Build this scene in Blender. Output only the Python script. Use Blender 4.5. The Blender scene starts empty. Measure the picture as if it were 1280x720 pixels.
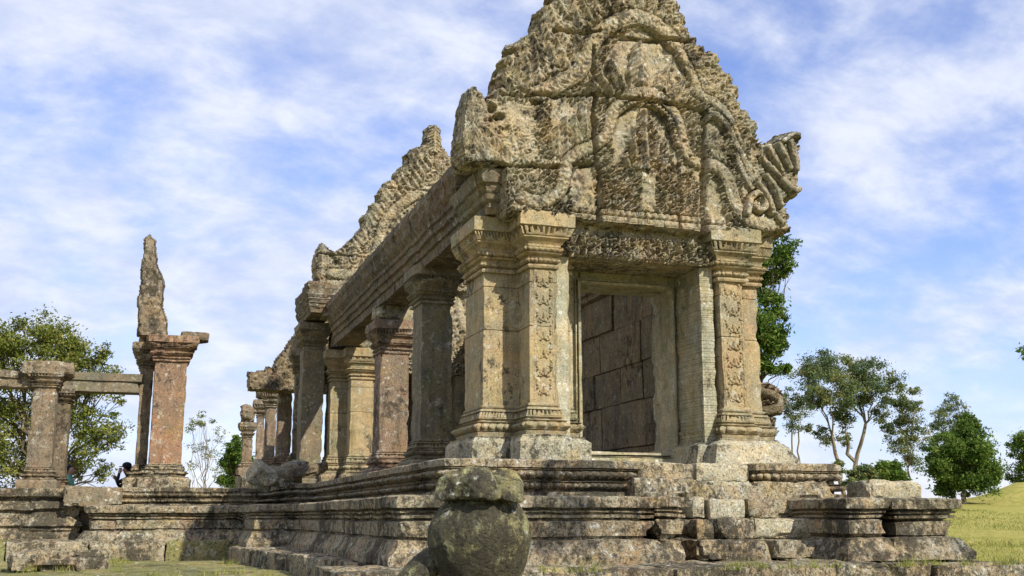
import bpy, math, random
import numpy as np
from mathutils import Matrix, Vector
from mathutils.geometry import tessellate_polygon
R = math.radians
S = bpy.context.scene
COL = S.collection
rng = np.random.default_rng(7)

# ------------------------------------------------------------------ camera
F, HOR, XL = 1402., 647., 170.
def _n(v):
    v = np.array(v, float); return v/np.linalg.norm(v)
_y = HOR-360; XR = 640+(F*F+_y*_y)/(640-XL)
_Yw = _n([XL-640, _y, F]); _Xw = _n([XR-640, _y, F]); _Zw = np.cross(_Xw, _Yw)
if _Zw[1] > 0: _Zw = -_Zw
MC = np.array([_Xw, _Yw, _Zw])
_w0 = MC @ np.array([0, 40*15/F, 15.])
CAM = np.array([-_w0[0], -_w0[1], 0.80])
def ray(px, py): return MC @ np.array([px-640, py-360, F])
def P(px, py, Y):                      # photo pixel -> point of the facade plane Y
    r = ray(px, py); return CAM + (Y-CAM[1])/r[1]*r
def PZ(px, py, Z):
    r = ray(px, py); return CAM + (Z-CAM[2])/r[2]*r
def PD(px, py, d):                     # photo pixel at depth d
    return CAM + MC @ np.array([(px-640)*d/F, (py-360)*d/F, d])
cam = bpy.data.cameras.new('camera'); co = bpy.data.objects.new('camera', cam); COL.objects.link(co)
cam.sensor_width = 36; cam.lens = F/1280*36; cam.clip_end = 3000; cam.clip_start = 0.1
ax = MC @ np.array([[1, 0, 0], [0, -1, 0], [0, 0, -1]]).T
m4 = Matrix([[*ax[0], CAM[0]], [*ax[1], CAM[1]], [*ax[2], CAM[2]], [0, 0, 0, 1]])
co.matrix_world = m4
S.camera = co

# ------------------------------------------------------------------ light
SUN_AZ, SUN_EL = 24., 38.              # degrees to the right of the facade normal, elevation
sd = Vector((math.sin(R(SUN_AZ))*math.cos(R(SUN_EL)), -math.cos(R(SUN_AZ))*math.cos(R(SUN_EL)), math.sin(R(SUN_EL))))
sl = bpy.data.lights.new('sun', 'SUN'); sl.energy = 5.0; sl.angle = R(0.55); sl.color = (1, .93, .80)
so = bpy.data.objects.new('sun', sl); COL.objects.link(so)
so.rotation_euler = sd.to_track_quat('Z', 'Y').to_euler()
W = bpy.data.worlds.new('World'); S.world = W; W.use_nodes = True
nt = W.node_tree; nt.nodes.clear()
def N(t, typ, **kw):
    n = t.nodes.new(typ)
    for k, v in kw.items(): setattr(n, k, v)
    return n
wo = N(nt, 'ShaderNodeOutputWorld'); bg = N(nt, 'ShaderNodeBackground'); bg.inputs[1].default_value = 0.105
sky = N(nt, 'ShaderNodeTexSky', sky_type='NISHITA', sun_disc=False, sun_elevation=R(SUN_EL), sun_rotation=math.atan2(sd.x, sd.y), altitude=500, air_density=1.15, dust_density=.35, ozone_density=2.5)
tc = N(nt, 'ShaderNodeTexCoord'); sx = N(nt, 'ShaderNodeSeparateXYZ'); nt.links.new(tc.outputs['Generated'], sx.inputs[0])
def wm(op, a, b=None, c=None):
    n = N(nt, 'ShaderNodeMath', operation=op)
    for i, v in enumerate((a, b, c)):
        if v is None: continue
        if isinstance(v, (int, float)): n.inputs[i].default_value = v
        else: nt.links.new(v, n.inputs[i])
    return n.outputs[0]
zz = wm('ADD', wm('MAXIMUM', sx.outputs[2], 0.0), 0.42)
cx = N(nt, 'ShaderNodeCombineXYZ'); nt.links.new(wm('DIVIDE', sx.outputs[0], zz), cx.inputs[0]); nt.links.new(wm('DIVIDE', sx.outputs[1], zz), cx.inputs[1])
def wnoise(scale, det, rough, dist, loc, sc=(1, 1, 1), rot=0):
    mp = N(nt, 'ShaderNodeMapping'); mp.inputs[1].default_value = loc; mp.inputs[2].default_value = (0, 0, rot); mp.inputs[3].default_value = sc
    nt.links.new(cx.outputs[0], mp.inputs[0])
    n = N(nt, 'ShaderNodeTexNoise'); n.inputs['Scale'].default_value = scale; n.inputs['Detail'].default_value = det
    n.inputs['Roughness'].default_value = rough; n.inputs['Distortion'].default_value = dist
    nt.links.new(mp.outputs[0], n.inputs[0]); return n.outputs[0]
def wr(v, a, b, c=0., d=1.):
    n = N(nt, 'ShaderNodeMapRange', interpolation_type='SMOOTHSTEP'); nt.links.new(v, n.inputs[0])
    n.inputs[1].default_value, n.inputs[2].default_value, n.inputs[3].default_value, n.inputs[4].default_value = a, b, c, d
    return n.outputs[0]
c1 = wnoise(2.7, 8, .58, .12, (3.1, 1.7, 0), (1.0, .85, 1), R(35))
c2 = wnoise(8.5, 8, .60, .15, (0.3, 5.2, 0), (.9, 1.2, 1), R(-20))
c3 = wnoise(.9, 3, .5, 0, (7.7, 2.2, 4))
# more cloud towards the left of the view, thinner to the right
tilt = wm('MULTIPLY', sx.outputs[0], -0.13)
cm = wm('ADD', wm('ADD', wm('MULTIPLY', c1, .62), wm('MULTIPLY', c2, .32)), wm('ADD', wm('MULTIPLY', c3, .28), tilt))
mask = wr(cm, .425, .66, .08, .93)
lowh = wr(sx.outputs[2], .26, .0, 0, .5)
mask = wm('MAXIMUM', mask, lowh)
shade = wr(c2, .3, .75, .15, 1.0)
cc = N(nt, 'ShaderNodeMixRGB'); cc.inputs[1].default_value = (4.3, 5.0, 7.2, 1); cc.inputs[2].default_value = (7.2, 7.5, 8.3, 1); nt.links.new(shade, cc.inputs[0])
tint = N(nt, 'ShaderNodeMixRGB', blend_type='MULTIPLY'); tint.inputs[0].default_value = 1; tint.inputs[2].default_value = (1.22, 1.22, 1.62, 1)
nt.links.new(sky.outputs[0], tint.inputs[1])
mx = N(nt, 'ShaderNodeMixRGB'); nt.links.new(mask, mx.inputs[0]); nt.links.new(tint.outputs[0], mx.inputs[1]); nt.links.new(cc.outputs[0], mx.inputs[2])
nt.links.new(mx.outputs[0], bg.inputs[0]); nt.links.new(bg.outputs[0], wo.inputs[0])
S.view_settings.view_transform = 'Standard'; S.view_settings.look = 'None'; S.view_settings.exposure = 0.30; S.view_settings.gamma = 1
S.cycles.max_bounces = 5; S.cycles.diffuse_bounces = 3; S.cycles.transparent_max_bounces = 6

# ------------------------------------------------------------------ numpy noise
_perm = np.random.default_rng(3).permutation(256); _perm = np.concatenate([_perm, _perm, _perm])
_val = np.random.default_rng(4).uniform(-1, 1, 256)
def vn(p, seed=0):
    p = p+seed*17.31
    i = np.floor(p).astype(np.int64); f = p-i; f = f*f*(3-2*f); i &= 255
    def h(a, b, c): return _val[_perm[_perm[_perm[a & 255]+(b & 255)]+(c & 255)]]
    x, y, z = i[..., 0], i[..., 1], i[..., 2]; fx, fy, fz = f[..., 0], f[..., 1], f[..., 2]
    r = 0
    for a in (0, 1):
        for b in (0, 1):
            for c in (0, 1):
                r = r+h(x+a, y+b, z+c)*(fx if a else 1-fx)*(fy if b else 1-fy)*(fz if c else 1-fz)
    return r
def fbm(p, scale, octv=3, seed=0, rough=.5):
    r = 0; a = 1.; t = 0
    for o in range(octv):
        r = r+a*vn(p*scale*(2**o), seed+o*3); t += a; a *= rough
    return r/t
def sstep(x, a, b):
    t = np.clip((x-a)/(b-a), 0, 1); return t*t*(3-2*t)

# ------------------------------------------------------------------ objects
def tag(o, label=None, cat=None, group=None, kind=None):
    for k, v in (('label', label), ('category', cat), ('group', group), ('kind', kind)):
        if v: o[k] = v
    return o
def thing(name, label, cat, loc=(0, 0, 0), group=None):
    o = bpy.data.objects.new(name, None); COL.objects.link(o); o.location = loc; o.empty_display_size = .3
    tag(o, label, cat, group); return o
def link(name, me, mat, parent=None):
    o = bpy.data.objects.new(name, me); COL.objects.link(o)
    if mat: me.materials.append(mat)
    if parent:
        o.parent = parent
        w = Vector(parent.location)          # every parent is itself compensated, so its own location is its world position
        o.matrix_parent_inverse = Matrix.Translation(-w) if w.length else Matrix()
    return o
def mesh(name, V, Fc, mat, parent=None, smooth=True, blk=None):
    V = np.asarray(V, dtype=np.float32); me = bpy.data.meshes.new(name)
    if isinstance(Fc, np.ndarray):
        nF, k = Fc.shape
        me.vertices.add(len(V)); me.vertices.foreach_set('co', V.ravel())
        me.loops.add(nF*k); me.loops.foreach_set('vertex_index', Fc.astype(np.int32).ravel())
        me.polygons.add(nF); me.polygons.foreach_set('loop_start', np.arange(0, nF*k, k, dtype=np.int32))
        me.update(calc_edges=True)
    else:
        me.from_pydata(V.tolist(), [], Fc); me.update()
    if smooth: me.polygons.foreach_set('use_smooth', [True]*len(me.polygons))
    if smooth and len(me.polygons) > 60: me.set_sharp_from_angle(angle=R(38))
    if blk is not None:
        a = me.attributes.new('blk', 'FLOAT', 'POINT'); a.data.foreach_set('value', np.asarray(blk, dtype=np.float32).ravel())
    return link(name, me, mat, parent)

# ------------------------------------------------------------------ materials
def stone_mat(name, base, alt, lichen=(.50, .49, .42), lich=.35, black=.35, moss=0., red=0., yellow=.2, rough=.9, bump=.6, streak=.3, lsc=1.):
    m = bpy.data.materials.new(name); m.use_nodes = True; t = m.node_tree; bs = t.nodes['Principled BSDF']
    bs.inputs['Roughness'].default_value = rough; bs.inputs['Specular IOR Level'].default_value = .15
    g = N(t, 'ShaderNodeNewGeometry')
    def mapping(sc, loc=(0, 0, 0)):
        mp = N(t, 'ShaderNodeMapping'); mp.inputs[3].default_value = sc; mp.inputs[1].default_value = loc; t.links.new(g.outputs['Position'], mp.inputs[0]); return mp.outputs[0]
    def noise(scale, det=4, rough=.6, dist=0., vec=None):
        n = N(t, 'ShaderNodeTexNoise'); n.inputs['Scale'].default_value = scale; n.inputs['Detail'].default_value = det
        n.inputs['Roughness'].default_value = rough; n.inputs['Distortion'].default_value = dist
        t.links.new(vec or g.outputs['Position'], n.inputs[0]); return n.outputs[0]
    def rng_(v, a, b, c=0., d=1.):
        n = N(t, 'ShaderNodeMapRange'); t.links.new(v, n.inputs[0])
        n.inputs[1].default_value, n.inputs[2].default_value, n.inputs[3].default_value, n.inputs[4].default_value = a, b, c, d
        return n.outputs[0]
    def mix(f, a, b, bt='MIX'):
        n = N(t, 'ShaderNodeMixRGB', blend_type=bt)
        for i, v in ((0, f), (1, a), (2, b)):
            if isinstance(v, (int, float)): n.inputs[i].default_value = v
            elif isinstance(v, tuple): n.inputs[i].default_value = (*v, 1)
            else: t.links.new(v, n.inputs[i])
        return n.outputs[0]
    def math_(op, a, b):
        n = N(t, 'ShaderNodeMath', operation=op)
        for i, v in enumerate((a, b)):
            if isinstance(v, (int, float)): n.inputs[i].default_value = v
            else: t.links.new(v, n.inputs[i])
        return n.outputs[0]
    at = N(t, 'ShaderNodeAttribute', attribute_name='blk')
    big = noise(1.1, 5, .65, .4, mapping((1, 1, .8), (at_off(name), 0, 0)))
    col = mix(rng_(math_('ADD', big, math_('MULTIPLY', at.outputs['Fac'], .16)), .40, .62), base, alt)
    med = noise(7, 6, .7)
    col = mix(rng_(med, .2, .8, .55, 1.0), (0, 0, 0), col, 'MIX')
    col = mix(1.0, col, mix(rng_(noise(2.6, 4, .6), .3, .7), (.80, .86, .9), (1.18, 1.06, .92)), 'MULTIPLY')
    if yellow: col = mix(rng_(noise(2.1, 5, .6, .6, mapping((1, 1, 1), (3, 9, 1))), .54, .66, 0, yellow), col, (.44, .31, .10))
    if red: col = mix(rng_(noise(1.6, 5, .65, .8, mapping((1, 1, .7), (11, 2, 5))), .50, .64, 0, red), col, (.30, .12, .065))
    if moss: col = mix(rng_(noise(2.4, 7, .7, .5, mapping((1, 1, .8), (5, 5, 2))), .49, .62, 0, moss), col, (.13, .14, .035))
    if lich:
        col = mix(rng_(noise(5.5*lsc, 7, .72, .3, mapping((1, 1, 1), (1, 4, 7))), .60-.12*lich, .72-.1*lich, 0, .85), col, lichen)
        v = N(t, 'ShaderNodeTexVoronoi'); v.inputs['Scale'].default_value = 9*lsc; t.links.new(mapping((1, 1, 1)), v.inputs[0])
        col = mix(math_('MULTIPLY', rng_(v.outputs[0], .30, .20), rng_(noise(2.2, 3), .5, .6, 0, min(1, lich*1.6))), col, (.62, .62, .56))
    if black:
        col = mix(rng_(math_('ADD', math_('MULTIPLY', noise(6.5*lsc, 8, .80, .2, mapping((1, 1, .8), (8, 1, 3))), .6), math_('MULTIPLY', noise(1.0, 3, .6, 0, mapping((1, 1, .6), (3, 3, 3))), .4)), .60-.15*black, .635-.13*black, 0, .84), col, (.050, .045, .035))
    if black > .25:
        col = mix(rng_(noise(16*lsc, 6, .8, .2, mapping((1, 1, .8), (4, 6, 9))), .61-.12*black, .66-.12*black, 0, .78), col, (.045, .041, .032))
    if streak:
        col = mix(math_('MULTIPLY', rng_(noise(3.2, 6, .7, .1, mapping((1.6, 1.6, .16), (2, 2, 2))), .52, .66, 0, streak), 1.0), col, (.06, .052, .038))
    fine = noise(46, 5, .75)
    col = mix(1.0, col, mix(rng_(fine, .30, .70), (.50, .49, .47), (1.38, 1.38, 1.34)), 'MULTIPLY')
    if black > .12: col = mix(rng_(noise(38, 3, .7, 0, mapping((1, 1, 1), (7, 7, 1))), .60, .66, 0, min(.8, black*1.5)), col, (.045, .04, .032))
    t.links.new(col, bs.inputs['Base Color'])
    pv = N(t, 'ShaderNodeTexVoronoi'); pv.inputs['Scale'].default_value = 26; t.links.new(g.outputs['Position'], pv.inputs[0])
    hgt = math_('ADD', math_('ADD', math_('MULTIPLY', fine, .35), math_('MULTIPLY', noise(14, 7, .72, .3), .9)), math_('MULTIPLY', rng_(pv.outputs[0], 0, .3), .22))
    b = N(t, 'ShaderNodeBump'); b.inputs['Strength'].default_value = bump; b.inputs['Distance'].default_value = .05
    t.links.new(hgt, b.inputs['Height']); t.links.new(b.outputs[0], bs.inputs['Normal'])
    return m
def at_off(name): return (sum(map(ord, name)) % 37)*1.7
def plain_mat(name, c, rough=.8):
    m = bpy.data.materials.new(name); m.use_nodes = True; t = m.node_tree; bs = t.nodes['Principled BSDF']
    bs.inputs['Roughness'].default_value = rough; bs.inputs['Specular IOR Level'].default_value = .2
    g = N(t, 'ShaderNodeNewGeometry'); n = N(t, 'ShaderNodeTexNoise'); n.inputs['Scale'].default_value = 9; t.links.new(g.outputs['Position'], n.inputs[0])
    r = N(t, 'ShaderNodeValToRGB'); r.color_ramp.elements[0].color = (*[x*.65 for x in c], 1); r.color_ramp.elements[1].color = (*[min(1, x*1.35) for x in c], 1)
    t.links.new(n.outputs[0], r.inputs[0]); t.links.new(r.outputs[0], bs.inputs['Base Color'])
    return m
M = dict(
    ped=stone_mat('weathered_sandstone', (.49, .43, .305), (.40, .37, .28), lich=.52, black=.56, yellow=.28, red=.22, moss=.28, streak=.12, bump=.65),
    front=stone_mat('ochre_sandstone', (.48, .395, .245), (.38, .345, .235), lich=.26, black=.24, yellow=.30, red=.18, moss=.25, streak=.4, bump=.4),
    jamb=stone_mat('pale_sandstone', (.57, .54, .42), (.46, .43, .30), lich=.5, black=.16, yellow=.3, moss=.4, streak=.35, bump=.5),
    base=stone_mat('lichen_sandstone', (.53, .45, .31), (.46, .41, .30), lich=.68, black=.72, yellow=.4, moss=.2, red=.3, streak=.1, bump=.9, lsc=1.3),
    basefoot=stone_mat('white_lichen_stone', (.60, .55, .41), (.50, .47, .35), lich=.75, black=.50, yellow=.3, streak=.05, moss=.15, bump=.8, lsc=1.6),
    grey=stone_mat('grey_sandstone', (.29, .26, .19), (.24, .22, .165), lich=.18, black=.26, moss=.3, red=.15, yellow=.22, streak=.5, bump=.45),
    red=stone_mat('reddish_sandstone', (.32, .245, .19), (.26, .21, .165), lich=.38, black=.38, red=.22, moss=.15, streak=.7, bump=.6),
    beam=stone_mat('mossy_dark_stone', (.29, .235, .17), (.22, .19, .145), lich=.36, black=.50, moss=.2, red=.2, streak=.3, bump=1.),
    inner=stone_mat('dark_inner_stone', (.33, .27, .185), (.25, .215, .155), lich=.16, black=.40, red=.15, moss=.1, yellow=.2, streak=.65, bump=.6),
    pave=stone_mat('mossy_paving', (.40, .37, .17), (.27, .28, .12), lich=.3, black=.36, moss=.5, yellow=.5, streak=0, bump=.9),
    statue=stone_mat('statue_stone', (.20, .185, .12), (.38, .36, .19), lichen=(.42, .42, .22), lich=.66, black=.66, moss=.2, yellow=.25, streak=.9, bump=1., lsc=1.1),
    far=stone_mat('far_ruin_stone', (.35, .29, .21), (.29, .24, .18), lich=.42, black=.42, red=.2, moss=.2, streak=.5, bump=.8),
    redwarm=stone_mat('warm_red_sandstone', (.42, .27, .185), (.31, .22, .16), lich=.3, black=.36, red=.32, yellow=.35, moss=.15, streak=.6, bump=.6),
)

# ------------------------------------------------------------------ stone block
def grid_box(n, e=None):
    """unit cube surface grid in -1..1 with n=(nx,ny,nz) segments"""
    Vs, Fs, off = [], [], 0
    for a in range(3):
        b, c = (a+1) % 3, (a+2) % 3
        for s in (-1, 1):
            u, v = (np.linspace(-1, 1, n[q]+1) if e is None else np.concatenate([[-1], np.linspace(-1+e[q], 1-e[q], max(1, n[q]-2)+1), [1]]) for q in (b, c))
            U, V_ = np.meshgrid(u, v, indexing='ij'); Q = np.zeros(U.shape+(3,)); Q[..., a] = s; Q[..., b] = U; Q[..., c] = V_
            idx = np.arange(U.size).reshape(U.shape)+off
            f = np.stack([idx[:-1, :-1], idx[1:, :-1], idx[1:, 1:], idx[:-1, 1:]], -1).reshape(-1, 4)
            if s < 0: f = f[:, ::-1]
            Vs.append(Q.reshape(-1, 3)); Fs.append(f); off += U.size
    V = np.concatenate(Vs); Fc = np.concatenate(Fs)
    k = np.round(V, 6); _, first, inv = np.unique(k, axis=0, return_index=True, return_inverse=True)
    return V[first], inv.ravel()[Fc]
def block(name, c, size, mat, parent=None, rot=(0, 0, 0), res=.05, r=.03, amp=.02, seed=None, taper=0., label=None):
    if seed is None: seed = int(rng.integers(1, 999))
    sz = np.array(size, float)/2
    n = [int(max(3, min(64, round(2*s/res)))) for s in sz]
    r = min(r*.5, min(sz)*.9); V, Fc = grid_box(n, [min(.45, r/q) for q in sz]); V = V*sz
    inner = np.clip(V, -(sz-r), sz-r); d = V-inner
    ln = np.linalg.norm(d, axis=1, keepdims=True); dirn = np.divide(d, ln, out=np.zeros_like(d), where=ln > 1e-9)
    # faces lie at distance r from the inner box already; only corners get pulled in
    V = inner+dirn*r
    nrm = _safe(V, sz)
    Wp = V+np.array(c)
    dd = fbm(Wp, 2.2, 2, seed)*amp*1.1+fbm(Wp, 8, 4, seed+5, .7)*amp*1.1-np.clip(fbm(Wp, 6, 4, seed+15, .7)-.12, 0, 1)*amp*2.6
    edge = ((sz-np.abs(V)) < .045).sum(1) >= 2
    chip = np.clip(fbm(Wp, 4.5, 2, seed+9)-.05, 0, 1)*amp*5*edge
    V = V+nrm*(dd-chip)[:, None]
    if taper: V[:, :2] *= (1-taper*(V[:, 2:3]/sz[2]+1)/2)
    Rm = np.array(Matrix.Rotation(rot[2], 3, 'Z') @ Matrix.Rotation(rot[1], 3, 'Y') @ Matrix.Rotation(rot[0], 3, 'X'))
    V = V @ Rm.T+np.array(c)
    o = mesh(name, V, Fc, mat, parent, True, np.full(len(V), rng.uniform(-1, 1)))
    if label: o['label'] = label
    return o
def _safe(V, sz):
    q = V/sz; q = np.sign(q)*np.abs(q)**6; l = np.linalg.norm(q, axis=1, keepdims=True); return q/np.maximum(l, 1e-6)

# ------------------------------------------------------------------ moulded sweep round a plan polygon
def sweep(name, poly, prof, mat, parent=None, res=.035, rz=.03, amp=.012, seed=1, joints=(), jl=.9, cap=True, orn=1., fine=None, blkvar=1., jd=.02, boff=.01, hj=0.):
    """poly CCW plan points; prof list of (outset, z[, (kind, period, amp)]) bottom to top; joints: z levels between courses"""
    poly = [np.array(p, float) for p in poly]; n = len(poly)
    ar = sum(poly[i][0]*poly[(i+1) % n][1]-poly[(i+1) % n][0]*poly[i][1] for i in range(n))
    if ar < 0: poly = poly[::-1]
    en = []
    for i in range(n):
        d = poly[(i+1) % n]-poly[i]; d /= np.linalg.norm(d); en.append(np.array([d[1], -d[0]]))
    mit = [(en[i-1]+en[i])/(1+en[i-1] @ en[i]) for i in range(n)]
    if hj:
        prof = list(prof)
        for jz in joints:
            for q in range(len(prof)-1):
                a, b = prof[q], prof[q+1]
                if a[1] < jz-.014 and b[1] > jz+.014 and len(a) < 3:
                    f_ = lambda z: a[0]+(b[0]-a[0])*(z-a[1])/(b[1]-a[1])
                    prof[q+1:q+1] = [(f_(jz-.012), jz-.012), (f_(jz)-hj, jz), (f_(jz+.012), jz+.012)]; break
    # profile samples
    O, Z, K = [], [], []
    for i in range(len(prof)-1):
        a, b = prof[i], prof[i+1]; L = math.hypot(b[0]-a[0], b[1]-a[1]); k = a[2] if len(a) > 2 else None
        kk = max(1, int(round(L/rz)));
        if k: kk = max(kk, 4)
        for j in range(kk):
            t = j/kk; O.append(a[0]+(b[0]-a[0])*t); Z.append(a[1]+(b[1]-a[1])*t); K.append((k, t))
    O.append(prof[-1][0]); Z.append(prof[-1][1]); K.append((None, 0))
    O = np.array(O); Z = np.array(Z)
    rj = np.random.default_rng(seed*31+5)
    courses = [-1e9]+sorted(joints)+[1e9]
    cid = np.searchsorted(courses, Z, side='right')-1
    B, Mv, Sx, E, ends = [], [], [], [], []
    s0 = 0; jset = []
    for i in range(n):
        a, b = poly[i], poly[(i+1) % n]; L = np.linalg.norm(b-a)
        mid = (a+b)/2; vis = en[i] @ (CAM[:2]-mid) > -0.2
        rr = (fine if (fine and vis) else res) if vis else max(res*5, .3)
        ts = list(np.linspace(0, 1, max(1, int(round(L/rr)))+1)[:-1])
        if vis and joints is not None and jl:
            x = rj.uniform(.3, 1)*jl
            for c in range(len(courses)-1):
                x = rj.uniform(.35, 1)*jl
                while x < L-.12:
                    jset.append((c, s0+x)); ts += [(x-.022)/L, x/L, (x+.022)/L]; x += jl*rj.uniform(.7, 1.35)
        ts = sorted(set([round(t, 5) for t in ts if 0 <= t < 1]))
        for t in ts:
            B.append(a+(b-a)*t); Mv.append(mit[i]+(mit[(i+1) % n]-mit[i])*t); Sx.append(s0+t*L); E.append(min(t, 1-t)*L)
        s0 += L
    B = np.array(B); Mv = np.array(Mv); Sx = np.array(Sx); E = np.array(E); ns, nz = len(B), len(O)
    off = np.tile(O[None, :], (ns, 1)).astype(float); dz = np.zeros((ns, nz)); blk = np.zeros((ns, nz))
    for q, (k, t) in enumerate(K):
        if not k or not orn: continue
        kind, per, am = k; am *= orn
        ph = np.abs(np.cos(math.pi*Sx/per))
        if kind == 'bead': off[:, q] += am*(np.sqrt(ph)*math.sin(math.pi*min(1, t+.08))-.6)
        elif kind == 'leaf': off[:, q] += am*((ph > t*.9)*1.0-.5)
        elif kind == 'scroll':
            off[:, q] += am*(np.cos(2*math.pi*Sx/per+3*math.sin(t*6.3))*np.cos(t*12.6))
    for c in range(len(courses)-1):
        js = sorted([s for cc_, s in jset if cc_ == c]); sel = np.where(cid == c)[0]
        if len(sel) == 0: continue
        bi = np.searchsorted(js, Sx) if js else np.zeros(ns, int)
        rv = rj.uniform(-1, 1, len(js)+2); ro = rj.uniform(-1, 1, len(js)+2)*boff; rz_ = rj.uniform(-1, 1, len(js)+2)*boff*.5
        if js:
            bi[Sx > s0-1e-6] = 0
        for q in sel:
            off[:, q] += ro[bi]; blk[:, q] = rv[bi]*blkvar; dz[:, q] += rz_[bi]
            for s in js: off[:, q] -= jd*np.exp(-((Sx-s)/.012)**2)
    W3 = np.zeros((ns, nz, 3)); W3[..., :2] = B[:, None, :]+Mv[:, None, :]*off[..., None]; W3[..., 2] = Z[None, :]+dz
    nn = fbm(W3, 2.3, 2, seed)*amp*1.4+fbm(W3, 9, 4, seed+4, .7)*amp*1.1-np.clip(fbm(W3, 6, 4, seed+14, .7)-.12, 0, 1)*amp*2.6
    chip = np.clip(fbm(W3, 5, 2, seed+8)-.05, 0, 1)*amp*7*np.exp(-(E/.06)**2)[:, None]
    W3[..., :2] += Mv[:, None, :]*(nn-chip)[..., None]
    W3[..., 2] += fbm(W3, 4, 2, seed+20)*amp*.7
    idx = np.arange(ns*nz).reshape(ns, nz); nx = np.roll(idx, -1, axis=0)
    Fc = np.stack([idx[:, :-1], nx[:, :-1], nx[:, 1:], idx[:, 1:]], -1).reshape(-1, 4)
    V = W3.reshape(-1, 3); faces = Fc
    o = None
    if cap:
        tri = []
        for lev in (nz-1, 0):
            ring = [Vector((*V[i][:2], 0)) for i in idx[:, lev]]
            for tr in tessellate_polygon([ring]):
                t3 = [int(idx[k, lev]) for k in tr]
                a, b, c = (V[k] for k in t3); up = (b[0]-a[0])*(c[1]-a[1])-(c[0]-a[0])*(b[1]-a[1])
                if (up < 0) == (lev == nz-1): t3 = t3[::-1]
                tri.append(t3)
        me = bpy.data.meshes.new(name)
        nq = len(faces); tot = nq*4+len(tri)*3
        me.vertices.add(len(V)); me.vertices.foreach_set('co', V.astype(np.float32).ravel())
        me.loops.add(tot); me.loops.foreach_set('vertex_index', np.concatenate([faces.ravel(), np.array(tri).ravel()]).astype(np.int32))
        me.polygons.add(nq+len(tri)); me.polygons.foreach_set('loop_start', np.concatenate([np.arange(0, nq*4, 4), nq*4+np.arange(0, len(tri)*3, 3)]).astype(np.int32))
        me.update(calc_edges=True)
        me.polygons.foreach_set('use_smooth', [True]*nq+[False]*len(tri)); me.set_sharp_from_angle(angle=R(38))
        a = me.attributes.new('blk', 'FLOAT', 'POINT'); a.data.foreach_set('value', blk.astype(np.float32).ravel())
        o = link(name, me, mat, parent)
    else: o = mesh(name, V, faces, mat, parent, True, blk.ravel())
    return o
def rect(x0, x1, y0, y1): return [(x0, y0), (x1, y0), (x1, y1), (x0, y1)]

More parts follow.
